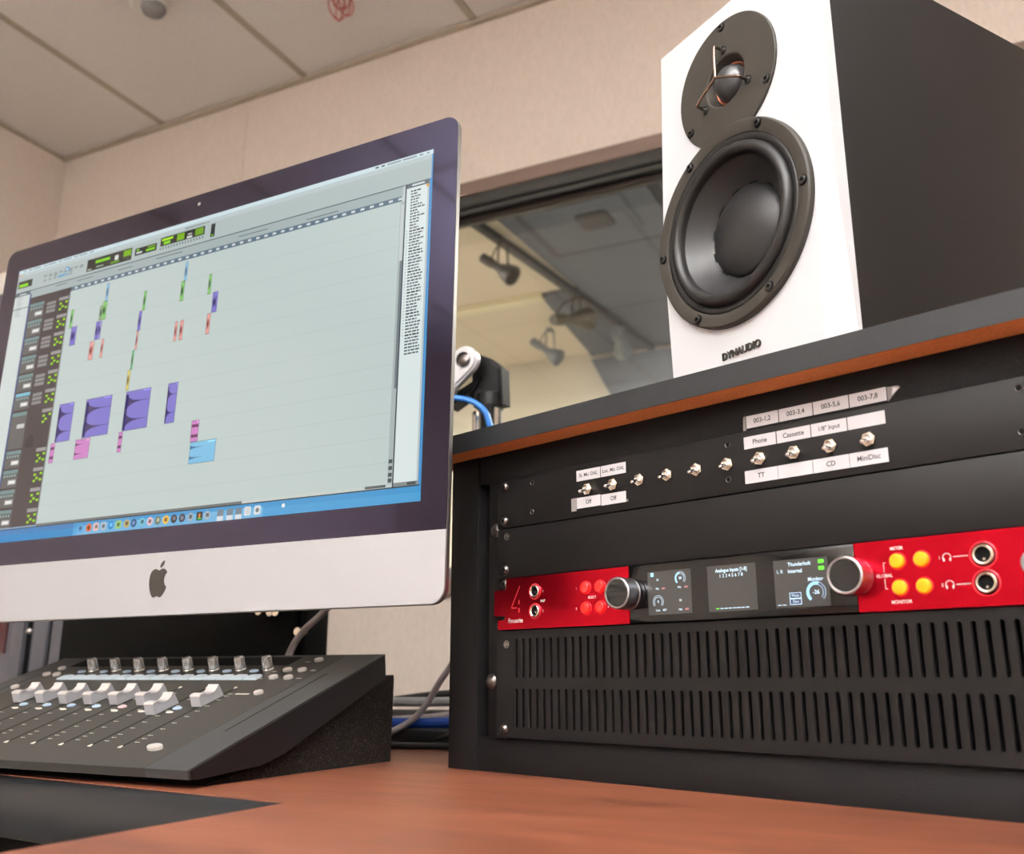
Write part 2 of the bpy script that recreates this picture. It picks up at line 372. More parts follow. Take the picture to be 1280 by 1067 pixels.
# ================================================================== STUDIO BEYOND THE WINDOW: lamps, vent, panel
t = thing('lighting_track', 'dark lighting track running across the studio ceiling beyond the window', 'lighting track', (-1.67, 3.9, ZC+.001), (0, 0, R(-5.6)))
MB().box(-.02, .02, -1.5, 1.1, -.03, 0, 'lrdark', .004).build('rail', t)
def track_head(x, y, drop, yaw, tilt, m, label, size=1., back=True, lit=False):
    t = thing('track_light', label, 'track light', (x, y, ZC-.03), (0, 0, R(yaw)), group='track lights beyond the window')
    t.scale = (size,)*3
    MB().box(-.02, .02, -.03, .03, -.02, .0, m, .003).build('mount', t)
    y_ = MB()
    for s in (-1, 1):
        y_.tube([(s*.028, 0, -.015), (s*.03, 0, -drop*.5), (s*.033, 0, -drop)], .006, m, 8, 4)
    y_.rod((-.028, 0, -.016), (.028, 0, -.016), .006, m, 8); y_.build('yoke', t)
    X = Matrix.Translation((0, 0, -drop-.02)) @ Matrix.Rotation(R(tilt), 4, 'Y')
    h = MB()
    h.lathe([(0, -.17), (.028, -.17), (.03, -.165), (.03, -.09), (.024, -.08), (.024, -.04), (.032, -.01), (.05, .03), (.062, .075), (.062, .085), (.055, .086), (.035, .03), (0, .02)], m, X, 24, cap=False)
    h.build('lamp_housing', t)
    MB().tube([(0, 0, -.015), (-.05, .01, -.03), (-.1, .01, -drop*.75), (X @ Vector((0, 0, -.16)))], .005, m, 6, 6).build('power_cord', t)
    bl = MB().lathe([(0, .05), (.012, .048), (.016, .04), (.012, .03), (0, .028)], 'lamplit' if lit else 'lampgry', X, 12, cap=False); bl.build('bulb', t)
track_head(-1.70, 3.36, .16, 0, 128, 'lampblk', 'dark flared track light nearest the window, hanging over the cream ceiling', .74)
track_head(-1.655, 4.08, .10, 65, 75, 'lampbrn', 'olive track light hanging at the middle of the track', .95, lit=True)
track_head(-1.595, 4.55, .11, 100, 100, 'lampgry', 'grey track light at the far end of the track, facing the window', .85, lit=True)
track_head(-1.95, 4.42, .16, 5, 128, 'lampgry', 'pale grey ghost reflection built as a flared track light below the cream ceiling strip', .76)  # double-pane reflection of the nearest head, modelled as a solid lamp
t = thing('ceiling_vent', 'square grey ceiling air vent in the studio beyond the window', 'vent', (-1.27, 3.35, ZC))
b = MB()
for r0, r1, z in ((.0, .07, -.03), (.10, .16, -.022), (.19, .27, -.012)):
    b.prism(rrect(-r1, r1, -r1, r1, .02), z-.006, z, 'lrdark' if r0 < .05 else 'lrgrey')
b.build('louvre', t); MB().prism(rrect(-.31, .31, -.31, .31, .02), -.008, 0, 'lrdark').build('frame', t)
t = tag(MB().prism([(-.63, 0), (1.9, 0), (1.9, 2.627), (-1.93, 2.627)], 0, .05, 'lrgrey', X=FACE).build('grey_wall_panel', loc=(0, YR-.001, .003)), 'grey slant-edged panel standing in for a shadow on the far studio wall', 'acoustic panel')  # slanted edge puts a shadow line on the wall into the shape
t = tag(MB().prism([(-4.5, 0), (-2.0, 0), (-2.62, .9), (-4.5, 1.6)], 0, .04, 'lrgrey', X=FACE).build('grey_wall_panel', loc=(0, YR-.001, .003)), 'low grey acoustic panel on the left of the far studio wall', 'acoustic panel')
def studio_fill_lamp(x, y, l):  # fixtures added out of view to brighten the studio
    t = thing('ceiling_light', l, 'ceiling light', (x, y, ZC+.015), group='recessed ceiling lights')
    MB().box(-.6, .6, -.3, .3, -.01, 0.004, 'whtplastic').build('frame', t); MB().box(-.57, .57, -.27, .27, -.014, -.009, mat('studio diffuser', (255, 250, 240), .6, emit=(255, 246, 234), estr=120)).build('diffuser', t)
studio_fill_lamp(.5, 3.4, 'added unseen fill light on the studio ceiling right of the air vent'); studio_fill_lamp(-3.6, 2.9, 'added unseen fill light on the studio ceiling left of the track')

# ================================================================== CEILING OBJECTS
t = thing('ceiling_sensor', 'small white and grey round sensor on the ceiling', 'sensor', (-1.905, 1.575, ZC), (0, R(0), 0))
MB().lathe([(0, 0), (.054, 0), (.054, -.03), (.05, -.046), (.04, -.054), (0, -.054)], 'whtplastic', None, 32, cap=False).build('base', t)
MB().lathe([(.034, -.05), (.034, -.058), (.028, -.07), (.014, -.078), (0, -.08)], 'gryplastic', Matrix.Translation((.014, .008, 0)), 32, cap=False).build('dome', t)
t = thing('ceiling_wire_bundle', 'loose coil of thin red wires hanging from the ceiling', 'wires', (-1.405, 1.79, ZC))
for k in range(5):
    a = k*1.25; rr = .026+.006*(k % 3); d = .085+.011*(k % 4)
    c, s_ = math.cos(a), math.sin(a)
    MB().tube([(0, 0, -.006), (rr*c, rr*s_, -.03), (rr*1.25*c, rr*1.25*s_, -d*.65), (rr*.4*c+.006, rr*.4*s_, -d), (-rr*.9*c, -rr*.9*s_, -d*.7), (-rr*.7*c, -rr*.7*s_, -.03), (0.004, 0, -.004)], .0021, 'redwire', 6, 6).build('wire', t)
MB().rod((0, 0, .002), (0.003, 0, -.045), .008, 'gryplastic').lathe([(0, .002), (.02, .002), (.02, -.003), (0, -.003)], 'gryplastic', None, 16).build('cable_tie', t)

# ================================================================== DESK
t = thing('desk', 'cherry laminate studio desk with a black edge and a keyboard bay', 'desk', (0, 0, 0))
desk_poly = [(-.4195, .5222), (-.4195, .14), (.62, .14), (.62, 1.30), (-2.0, 1.26), (-2.0, .735), (-.758, .567)]
MB().prism([p for p in desk_poly], DESK-.045, DESK, 'cherry').build('worktop', t)
b = MB()                                                                 # half-round black edge in the bay
def edge(p, q, rz=.0235, out=.016):
    p = Vector((*p, 0)); q = Vector((*q, 0)); d = (q-p).normalized(); n = Vector((-d.y, d.x, 0))
    pf = [(0, 0)]+[(out*math.sin(R(a)), -rz+rz*math.cos(R(a))) for a in range(10, 180, 10)]+[(0, -2*rz)]
    V = []; F = []
    for e in (p, q):
        for o_, z in pf: V.append(tuple(e+n*o_+Vector((0, 0, DESK-.0006+z))))
    k = len(pf)
    for i in range(k-1): F.append((i, i+1, k+i+1, k+i))
    F += [tuple(range(k)), tuple(range(k, 2*k))]
    b.quads(V, F, 'bull')
edge((-.4195, .5222), (-.758, .567)); edge((-.758, .567), (-2.0, .735))
b.build('edge_band', t)
for x in (-1.9, .45): MB().box(x, x+.03, .75, 1.2, 0, DESK-.045, 'blk_tex', .002).build('leg_panel', t)
MB().box(-1.87, .45, 1.1, 1.12, .25, DESK-.045, 'blk_tex', .002).build('modesty_panel', t)
MB().box(.3, .33, .2, .7, 0, DESK-.045, 'blk_tex', .002).build('leg_panel', t)
t = thing('keyboard_tray', 'dark grey keyboard tray under the desk bay', 'tray', (-.9, .5, DESK-.12), (0, 0, R(-7.6)))
MB().box(-.42, .36, -.22, .05, -.018, 0, 'gryplastic', .003).build('tray_board', t)
for s in (-.36, .28): MB().box(s, s+.02, -.1, .1, 0, .0795, 'rail').build('bracket', t)

# ================================================================== RACK CABINET (millimetres in the rack frame: x along the front, z above the desk)
RO = (-.3867, .7600, DESK); RYAW = R(-18.59)
def rackthing(name, label, cat, z=0.):
    return thing(name, label, cat, (RO[0], RO[1], RO[2]+z*MM), (0, 0, RYAW), scale=MM)
V0 = 28.8                                                               # bottom of the lowest unit above the desk
rk = rackthing('rack_cabinet', 'black desktop rack cabinet with an overhanging black-edged shelf on top', 'rack cabinet')
MB().box(-65.4, -28, 0, 360, 0, 278.3, 'blk_tex', .8).build('side_panel', rk)
MB().box(510.6, 548, 0, 360, 0, 278.3, 'blk_tex', .8).build('side_panel', rk)
MB().box(-28, 510.6, 2, 22, 0, V0-.8, 'blk_tex', .5).build('kick_board', rk)
st = MB().box(-28, 510.6, 1.6, 20, 251.2, 278.3, 'blk_tex', .5).build('top_strip', rk)
MB().box(-28, 510.6, 348, 358, 0, 278.3, 'blk_void').build('back_panel', rk)
sh = MB().box(-92, 560, -25.2, 372, 278.3, 296.2, 'core', .3).build('top_shelf', rk)
MB().box(-92.6, 560.6, -26, -25.2, 278.3, 296.3, 'edgeblk').box(-93, -92, -26, 372, 278.3, 296.3, 'edgeblk').build('edge_band', sh)
MB().box(-91, 559, -24.6, 371, 296.2, 296.5, 'cherry').build('shelf_laminate', sh)
for x0, x1, xb in ((-14, 10, -9.6), (472.6, 496.6, 492.2)):
    r = MB().box(x0, x1, .2, 2.4, V0-1, V0+222.4, 'rail', .3).box(x0 if x0 < 0 else x1-2, (x0+2) if x0 < 0 else x1, 2.4, 40, V0-1, V0+222.4, 'rail').build('rack_rail', rk)
    for z in (46, 178):
        MB().flathe(xb+(0 if z < 100 else 5), z+V0, [(0, 3.4), (2.5, 3.1), (4.8, 2.1), (6.3, .4), (6.4, -.4)], 'dsteel', 20).build('rail_bolt', r)
def stickers(parent, cells, p, tilt=0.):
    for (u0, u1, v0, v1, s) in cells:
        b = MB().plate(u0+.35, u1-.35, v0, v1, p, p+.25, 'sticker', .05, 1)
        if s: b.ftext(s, (u0+u1)/2, (v0+v1)/2, p+.27, 4.9 if len(s) < 9 else 4.3, 'ink', bold=.018, sx=.94)
        o = b.build('label_sticker', parent)
# white labels taped on the strip above the switches
cx = [256.2, 282.7, 309.1, 335.5, 361.8]
stickers(st, [(cx[i], cx[i+1], V0+225.2, V0+234.4, s) for i, s in enumerate(('003-1,2', '003-3,4', '003-5,6', '003-7,8'))], -1.4)
b = MB().prism([(362, V0+224), (371, V0+232.5), (369, V0+233.8), (362, V0+234)], -1.5, -1.3, 'tape', X=FACE).prism([(365, V0+228), (370, V0+232), (366, V0+233)], -1.3, -1.1, 'sticker', X=FACE)
b.build('clear_tape', st); MB().prism([(253.4, V0+224), (256, V0+224), (256, V0+235), (254, V0+234)], -1.5, -1.3, 'tape', X=FACE).build('clear_tape', st)

def screw(parent, u, v, p, r=4.6, h=3.4, m='dsteel'):
    b = MB().flathe(u, v, [(0, p+h), (r*.45, p+h*.92), (r*.8, p+h*.6), (r, p+h*.12), (r, p-.6)], m, 20)
    for a in (0, 90):
        b.box(-r*.4, r*.4, -r*.11, r*.11, p+h*.8, p+h*1.01, 'blk_void', X=Matrix.Translation((u, 0, v)) @ FACE @ Matrix.Rotation(R(a+20), 4, 'Z'))
    return b.build('screw', parent)
def facescrew(parent, u, v, p):      # small countersunk screw
    return MB().flathe(u, v, [(3.4, p-.2), (3.4, p+.2), (2.6, p+.25), (2.0, p-.1), (1.5, p+1.2), (0, p+1.5)], 'steel', 16, cap=False).build('screw', parent)

# ---- toggle switch panel (1U)
sw = rackthing('switch_panel', 'black rack panel with a row of ten toggle switches and white labels', 'rack panel', V0+177.9)
b = MB().plate(-.2, 482.8, .3, 44.1, 0, 2.6, 'blk_panel', .5, 2)
Z = 177.9
for u, v in ((43.2, 214.7), (42.8, 189.1), (242, 214.8), (241, 189), (441.9, 215.3), (440.4, 188.9)):
    b.flathe(u, v-Z, [(2.0, 2.62), (1.6, 2.8), (1.55, 2.66), (0, 2.66)], 'blk_void', 16, cap=False)
    b.flathe(u, v-Z, [(2.3, 2.6), (2.0, 2.95), (1.6, 2.7)], 'dsteel', 16, cap=False)
b.plate(2, 480, 2, 42, -90, -.1, 'blk_void')
b.build('faceplate', sw)
tg = None
for k in range(10):
    u = 107.2+26.82*k; v = 200.2-Z
    n = MB().prism([(5.0*math.cos(R(60*i+8*k)), 5.0*math.sin(R(60*i+8*k))) for i in range(6)], 2.6, 5.0, 'nickel', X=Matrix.Translation((u, 0, v)) @ FACE, bev=.4)
    n.flathe(u, v, [(3.3, 5.0), (3.3, 6.2), (2.9, 6.4), (2.4, 5.6), (0, 5.6)], 'chrome', 20, cap=False)
    t = n.build('toggle_switch', sw)
    dv = -3.0 if k != 1 else -2.4
    MB().rod((u, -4.5, v), (u-.6+.25*(k % 3), -12.5, v+dv), 1.15, 'chrome', 12, 1.5).lathe([(1.5, 0), (1.45, .7), (.9, 1.3), (0, 1.45)], 'chrome', Matrix.Translation((u-.6+.25*(k % 3), -12.4, v+dv)) @ FACE, 12, cap=False).build('lever', t)
stickers(sw, [(94.4, 120.9, 208.3-Z, 217.4-Z, 'St. Mic OAL'), (120.9, 147.5, 208.3-Z, 217.3-Z, 'Loc. Mic OAL'), (94.2, 120.6, 185.2-Z, 194.2-Z, 'Off'), (120.6, 146.8, 184.6-Z, 193.6-Z, 'Off')], 2.6)
stickers(sw, [(cx[i]-.8, cx[i+1]-.8, 208.9-Z, 217.8-Z, s) for i, s in enumerate(('Phone', 'Cassette', '1/8" Input', ''))], 2.6)
stickers(sw, [(cx[i]-1.6, cx[i+1]-1.2, 183.5-Z, 192.9-Z, s) for i, s in enumerate(('TT', '', 'CD', 'MiniDisc'))], 2.6)
MB().plate(88.5, 94.2, 183.5-Z, 194.5-Z, 2.6, 2.75, 'tape').build('clear_tape', sw); MB().plate(146.8, 148.4, 184.8-Z, 186.6-Z, 2.6, 2.75, 'tape').build('clear_tape', sw)
for v in (215.6, 184.4): screw(sw, 9.6, v-Z, 2.6)
for v in (215.6, 184.4): screw(sw, 473, v-Z, 2.6)

# ---- blank panel (1U)
bl = rackthing('blank_panel', 'plain black blank rack panel between the switches and the red unit', 'rack panel', V0+133.45)
MB().plate(-.2, 482.8, .3, 43.9, 0, 2.6, 'blk_panel', .6, 2).plate(2, 480, 2, 42, -60, -.1, 'blk_void').build('faceplate', bl)
facescrew(bl, 11.6, 170.6-133.45, 2.6); screw(bl, 9.8, 141.0-133.45, 2.4)
facescrew(bl, 471, 170.6-133.45, 2.6); screw(bl, 473, 141.0-133.45, 2.4)

# ---- red audio interface (1U)
ai = rackthing('audio_interface', 'red rack audio interface with lit displays, two large knobs and lit buttons', 'audio interface', V0+88.9)
Z = 88.9; X0 = Matrix.Translation((0, 0, -Z))
ear_l = [(0, 100.9), (-2, 102.4), (-2, 121.8), (-.4, 123.4), (11.6, 123.4), (12.8, 124.6), (12.8, 133.1)]
left = ear_l+[(148.3, 133.1), (148.3, 89.2), (2.6, 89.2), (2.6, 97.5), (10.4, 97.5), (11.6, 98.5), (11.6, 99.9), (10.6, 100.9)]
MB().prism([(x, y-Z) for x, y in left], 0, 5, 'red', X=FACE, bev=.35).build('faceplate', ai)
right = [(332.1, 89.2), (480, 89.2), (480, 99), (471, 99), (471, 102), (484.6, 102), (484.6, 122), (471, 122), (471, 125), (471, 133.1), (332.1, 133.1)]
MB().prism([(x, y-Z) for x, y in right], 0, 5, 'red', X=FACE, bev=.35).build('faceplate', ai)
MB().plate(5, 478, 1, 43, -120, 0, 'blk_void').build('chassis', ai)
gp = MB().plate(148.6, 331.8, .5, 44.0, 0, 4.9, 'glassblk', .3, 2).build('display_glass', ai)
def dial(b, u, v, r, fill, p, txt=None):
    T = Matrix.Translation((u, 0, v)) @ FACE
    b.prism(band(r*.78, r, 222, 222-264), p, p+.04, 'lcdnavy' if fill else 'lcd', X=T)
    for q in (1., .74):
        b.prism(band(r*q-.16, r*q+.08, 222, 222-264), p+.04, p+.07, 'lcdtxt', X=T)
    if fill: b.prism(band(r*.72, r, 230, 230-fill), p+.05, p+.1, 'lcdblue', X=T)
    if txt: b.ftext(txt, u, v, p+.06, r*.55, 'lcdtxt', bold=.01)
P = 4.92
s1 = MB().plate(166.4, 205.9, 94.7-Z, 127.0-Z, 4.85, P, 'lcd')
s1.plate(169.4, 172.2, 123.3-Z, 126.2-Z, P, P+.05, 'lcdblue')
dial(s1, 196.3, 120.6-Z, 4.7, 130, P, '30'); dial(s1, 175.7, 104.3-Z, 4.7, 0, P, '0')
for (u, v, s, m) in ((175.7, 120.6, '30', 'lcdtxt'), (195.8, 104.4, '20', 'lcdtxt'), (175.4, 114.0, 'Mic', 'lcdtxt'), (181, 113.9, '48V', 'lcdred'), (195.4, 114, 'Mic', 'lcdtxt'), (201.3, 113.9, '48V', 'lcdred'), (195.6, 97.7, 'Mic', 'lcdtxt'), (201.2, 97.7, '48V', 'lcdred'), (175.2, 98, 'Line', 'lcdtxt'), (181.4, 98, '48V', 'lcdtxt')):
    s1.ftext(s, u, v-Z, P+.05, 2.3, m)
s1.build('display_screen', gp)
s2 = MB().plate(220.1, 259.8, 94.6-Z, 127.0-Z, 4.85, P, 'lcd')
s2.ftext('Analogue Inputs [1-8]', 240, 123.3-Z, P+.05, 3.7, 'lcdtxt', sx=.8, bold=.012); s2.ftext('1 2 3 4 5 6 7 8', 239.8, 119.5-Z, P+.05, 3.4, 'lcdtxt', sx=.97)
for k in range(8): s2.plate(226.2+3.45*k, 228.8+3.45*k, 96.4-Z, 96.9-Z, P, P+.05, 'lcdgreen' if k == 0 else 'lcdtxt')
s2.build('display_screen', gp)
s3 = MB().plate(273.7, 313.7, 94.6-Z, 126.6-Z, 4.85, P, 'lcd')
s3.ftext('Thunderbolt', 293, 123.2-Z, P+.05, 3.6, 'lcdtxt', bold=.012, sx=.92); s3.ftext('Internal', 289.6, 118.7-Z, P+.05, 3.6, 'lcdtxt', bold=.012, sx=.95)
s3.ftext('L R', 278.4, 118.8-Z, P+.05, 3.2, 'lcdtxt', sx=1.1); s3.ftext('Monitor', 304, 112.4-Z, P+.05, 3.6, 'lcdtxt', bold=.012, sx=.92)
for v in (123.8, 119.4): s3.prism(rrect(306.8, 310.8, v-1.2-Z, v+1.2-Z, .5, 3), P, P+.06, 'lcdgreen', X=FACE)
dial(s3, 303.8, 103.8-Z, 6.9, 160, P, '-26')
for v, s in ((102.4, 'Mute'), (98.4, 'Dim')):
    s3.plate(284.4, 293.0, v-2-Z, v+2-Z, P, P+.02, 'lcdtxt'); s3.plate(284.8, 292.6, v-1.65-Z, v+1.65-Z, P, P+.04, 'lcdnavy'); s3.ftext(s, 288.7, v-Z, P+.06, 2.6, 'lcdtxt')
s3.plate(275.2, 278, 96.3-Z, 96.7-Z, P, P+.05, 'lcdtxt'); s3.plate(278.8, 281.6, 96.3-Z, 96.7-Z, P, P+.05, 'lcdtxt')
s3.build('display_screen', gp)
for u, m in ((148.6, 'knobmet'), (332.0, 'knobmet')):
    k = MB().flathe(u, 111.6-Z, [(11.9, 5), (12.2, 6), (12.2, 7.2), (11.9, 7.6), (12.3, 8), (12.3, 19.6), (12.0, 20.7), (11.2, 21.1), (10.3, 20.9), (10.2, 20.2)], m, 48, cap=False).build('knob', ai)
    MB().flathe(u, 111.6-Z, [(10.25, 20.2), (9.8, 20.6), (0, 20.7)], 'knobcap', 48, cap=False).build('knob_cap', k)
for m, us in (('btnred', (104.7, 119.7)), ('btnamber', (360.1, 375.1))):
    for u in us:
        for v in (119.4, 103.1):
            q = MB().flathe(u, v-Z, [(5.5, 5.02), (5.3, 5.3), (4.8, 5.1), (4.6, 5.02)], 'redlite', 28, cap=False).build('button_ring', ai)
            MB().flathe(u, v-Z, [(4.55, 4.9), (4.5, 7.0), (3.9, 7.7), (2.2, 8.0), (0, 8.05)], m, 28, cap=False).build('button', ai)
for v in (119.8, 103.4):
    j = MB().flathe(47.6, v-Z, [(6.9, 5.02), (6.6, 5.25), (5.6, 5.05)], 'redlite', 28, cap=False).flathe(49.0, v-Z, [(5.2, 5.0), (5.2, 7.2), (4.7, 7.6), (3.6, 7.0), (3.4, 5.6)], 'nickel', 28, cap=False).flathe(49.0, v-Z, [(3.5, 5.6), (0, 5.5)], 'blk_void', 20, cap=False).flathe(49.6, v-.6-Z, [(1.1, 5.5), (1.0, 6.3), (0, 6.4)], 'chrome', 10, cap=False)
    j.build('instrument_jack', ai)
for v in (119.0, 102.7):
    j = MB().flathe(411.0, v-Z, [(8.0, 5.02), (7.6, 5.3), (7.1, 5.0)], 'redlite', 36, cap=False).flathe(411.4, v-Z, [(7.0, 5.05), (6.2, 5.05)], 'blk_void', 32, cap=False).flathe(411.4, v-Z, [(6.1, 5.0), (6.0, 7.0), (5.5, 7.5), (4.6, 7.3), (4.2, 6.2)], 'nickel', 32, cap=False).flathe(411.4, v-Z, [(4.4, 6.2), (3.8, 5.6), (0, 5.5)], 'blk_void', 28, cap=False).flathe(411.6, v-2.6-Z, [(.9, 5.5), (.8, 6.1), (0, 6.2)], 'chrome', 10, cap=False)
    j.build('headphone_jack', ai)
MB().flathe(438.6, 112-Z, [(7.8, 5), (7.8, 6), (7.2, 6.6), (0, 6.8)], 'gryplastic', 32, cap=False).build('power_button', ai)
b = MB(); h = 5.02
b.ftext('Focusrite', 16, 96.4-Z, h, 5.4, 'white_ink', align='LEFT', bold=.006, sx=.86)
for s, u, v, z in (('1', 57.1, 119.5, 2.6), ('INST', 57, 111.5, 2.7), ('2', 57.1, 103.2, 2.6), ('SELECT', 110.8, 111.4, 2.7), ('1', 94.3, 119.3, 2.6), ('3', 94.1, 103.1, 2.6), ('4', 127.3, 102.9, 2.6), ('METER', 360, 127.4, 2.9), ('GLOBAL', 350.8, 110.9, 2.9), ('MONITOR', 360.1, 94.3, 2.9), ('1', 385.8, 119.2, 2.6), ('2', 385.8, 102.8, 2.6)):
    b.ftext(s, u, v-Z, h, z, 'white_ink', bold=.012, sx=.95)
for (a0, a1, c0, c1) in ((350.9, 352.4, 118.9, 119.2), (350.7, 351.0, 113, 119.2), (350.7, 351.0, 102.8, 109.2), (350.7, 352.2, 102.7, 103.0), (393.8, 402.3, 119.1, 119.5), (393.8, 402.3, 102.6, 103.0)):
    b.plate(a0, a1, c0-Z, c1-Z, 5, h, 'white_ink')
for v in (119.0, 102.7):
    T = Matrix.Translation((390.1, 0, v+.2-Z)) @ FACE
    b.prism(band(2.2, 2.6, -20, 200), 5, h, 'white_ink', X=T)
    for s in (-1, 1): b.prism(rrect(s*1.9-.45, s*1.9+.45, -2.3, -.3, .4, 3), 5, h, 'white_ink', X=T)
b.build('printed_lettering', ai)
b = MB()                                           # large engraved figure four
for (p, q, wd) in (((29.8, 125.6), (19.8, 107.6), 1.1), ((19.8, 107.2), (26.5, 107.2), 1.0), ((28.9, 110.2), (28.9, 113.8), 1.5), ((28.9, 103.2), (28.9, 106.9), 1.7)):
    p = Vector(p); q = Vector(q); d = (q-p).normalized(); n = Vector((-d.y, d.x))*wd/2
    b.prism([(c.x, c.y-Z) for c in (p+n, p-n, q-n, q+n)][::-1], 5, 5.06, 'redlite', X=FACE)
b.build('engraved_figure', ai)
for v in (128.6, 96.2): screw(ai, 8.8, v-Z, .6, 5.0, 4.0)
for v in (128.6, 96.2): screw(ai, 474, v-Z, .6, 5.0, 4.0)

# ---- vent panel (2U), two rows of pierced slots
vp = rackthing('vent_panel', 'black slotted vent rack panel at the bottom of the rack', 'rack panel', V0)
b = MB(); D0, D1 = .2, 2.6
def slot_row(va, vb, z0, z1):
    u0 = 23.2; pit = 8.015; n = 55; hw = 1.65
    for k in range(n):
        c = u0+pit*k; l, r_ = c-pit/2, c+pit/2
        ho = arc(c, z1-hw, hw, 0, 180, 8)+arc(c, z0+hw, hw, 180, 360, 8)
        Lh = [p for p in ho if p[0] <= c+1e-6]; Rh = [p for p in ho if p[0] >= c-1e-6]
        Lh.sort(key=lambda p: p[1]); Rh.sort(key=lambda p: p[1])
        tri = bmesh.new()
        def strip(side, hp):
            vs = [tri.verts.new((side, va, D1))]+[tri.verts.new((c, va, D1))]+[tri.verts.new((x, y, D1)) for x, y in hp]+[tri.verts.new((c, vb, D1)), tri.verts.new((side, vb, D1))]
            tri.faces.new(vs)
        strip(l, Lh); strip(r_, Rh)
        bmesh.ops.recalc_face_normals(tri, faces=tri.faces)
        for f in tri.faces:
            if f.normal.z < 0: f.normal_flip()
        bmesh.ops.triangulate(tri, faces=tri.faces[:])
        b.merge(tri, 'blk_panel', FACE)
        m = len(ho); V = []
        for (x, y) in ho:
            dx, dy = x-c, 0
            V += [(x, y, D1), (c+(x-c)*.8, y, D1-.35), (c+(x-c)*.8, y, D0)]
        F = []
        for i in range(m):
            j = (i+1) % m
            F += [(3*i, 3*j, 3*j+1, 3*i+1), (3*i+1, 3*j+1, 3*j+2, 3*i+2)]
        b.quads(V, F, 'blk_panel', FACE, recalc=False)
    return u0-pit/2, u0+pit*n-pit/2
ul, ur = slot_row(4, 44.2, 8.4, 40.2); slot_row(44.2, 84.8, 48.9, 81.6)
def fq(u0, u1, v0, v1): b.poly([(u0, v0, D1), (u1, v0, D1), (u1, v1, D1), (u0, v1, D1)], 'blk_panel', FACE)
fq(0, ul, 4, 84.8); fq(ur, 482.6, 4, 84.8); fq(0, 482.6, .6, 4); fq(0, 482.6, 84.8, 88.2)
b.plate(0, 482.6, .2, .7, D0, D1, 'blk_panel'); b.plate(0, 482.6, 88.0, 88.4, D0, D1, 'blk_panel'); b.plate(-.2, .2, .2, 88.4, D0, D1, 'blk_panel'); b.plate(482.4, 482.8, .2, 88.4, D0, D1, 'blk_panel')
b.plate(10.2, 472, 1, 88, -40, -12, 'blk_void')
b.build('faceplate', vp)
screw(vp, 9, 7.0, 2.4); facescrew(vp, 11.3, 77.0, 2.6); screw(vp, 473, 7.0, 2.4); facescrew(vp, 471, 77, 2.6)

# ================================================================== LOUDSPEAKER (frame origin: woofer centre, millimetres)
SPZ = DESK+.2963
ls = thing('loudspeaker', 'white-fronted black studio loudspeaker standing on the rack shelf', 'loudspeaker', (-.1439, .6800, SPZ+.1214), (0, 0, R(-33.28)), scale=MM)
bt = -121.4
MB().box(-92.5, 92.5, 22.6, 296, bt, 203, 'spkblk', .8).build('cabinet', ls)
# faceted white baffle
V = [(-77, 0, bt), (60, 0, bt), (79, 0, bt), (83, 0, 8), (75, 0, 194.5), (-75, 0, 195), (-83, 0, 12),
     (-92.5, 18.5, bt), (92.5, 18.5, bt), (92.5, 9, 8), (92.5, 14, 203), (-92.5, 15, 203), (-92.5, 9, 12),
     (-92.5, 22, bt), (92.5, 22, bt), (92.5, 22, 203), (-92.5, 22, 203), (92.5, 22, 8), (-92.5, 22, 12)]
F = [(0, 1, 2, 3, 4, 5, 6), (2, 8, 9, 3), (3, 9, 10, 4), (4, 10, 11, 5), (5, 11, 12, 6), (6, 12, 7, 0), (8, 14, 17, 9), (9, 17, 15, 10), (10, 15, 16, 11), (11, 16, 18, 12), (12, 18, 13, 7), (0, 7, 13, 14, 8, 2, 1), (13, 18, 16, 15, 17, 14)]
b = MB().quads(V, F[1:], 'spkwhite')
t = bmesh.new(); oe = []
def loop(pts):
    vs = [t.verts.new(p) for p in pts]
    return [t.edges.new((vs[i], vs[(i+1) % len(vs)])) for i in range(len(vs))]
oe += loop([V[i] for i in F[0]]); oe += loop([(75*math.cos(R(a)), 0, 75*math.sin(R(a))) for a in range(0, 360, 6)]); oe += loop([(4+24*math.cos(R(a)), 0, 125.4+24*math.sin(R(a))) for a in range(0, 360, 10)])
bmesh.ops.triangle_fill(t, edges=oe, use_beauty=True)
bmesh.ops.recalc_face_normals(t, faces=t.faces[:])
for f in t.faces:
    if f.normal.y > 0: f.normal_flip()
b.merge(t, 'spkwhite')
b.flathe(0, 0, [(75, 0), (75, -21)], 'blk_void', 60, cap=False).flathe(4, 125.4, [(24, 0), (24, -21)], 'blk_void', 36, cap=False)
b.build('baffle', ls, ang=6)
# woofer
wf = MB().flathe(0, 0, [(82.4, -1), (82.4, 4.4), (81.2, 5.8), (79.5, 6.0), (72.6, 5.2), (71.4, 4.6), (71.0, 3.2)], 'plate', 96, cap=False).build('woofer', ls, ang=25)
MB().flathe(0, 0, [(71.2, 3.2), (70.9, 4.4), (70.0, 4.9), (66.5, 4.3), (65.5, 3.4)], 'rubber', 96, cap=False).flathe(0, 0, [(65.6, 3.2)]+[(60.3+5.2*math.cos(R(a)), 2.8+6.2*math.sin(R(a))) for a in range(0, 181, 15)]+[(54.6, 1.2)], 'rubber', 96, cap=False).build('surround', wf, ang=50)
MB().flathe(0, 0, [(55.4, 1.9), (54.8, 1.0), (50, -4.2), (44, -10.2), (38.6, -15.2), (36.8, -16.5)], 'cone', 96, cap=False).build('cone', wf, ang=50)
dc = MB().flathe(0, 0, [(37.3, -16.2), (36.8, -14.8), (34, -12.6), (28, -9.2), (20, -6.2), (10, -4.2), (0, -3.6)], 'cone', 96, cap=False)
dc.build('dust_cap', wf, ang=50)
b = MB()
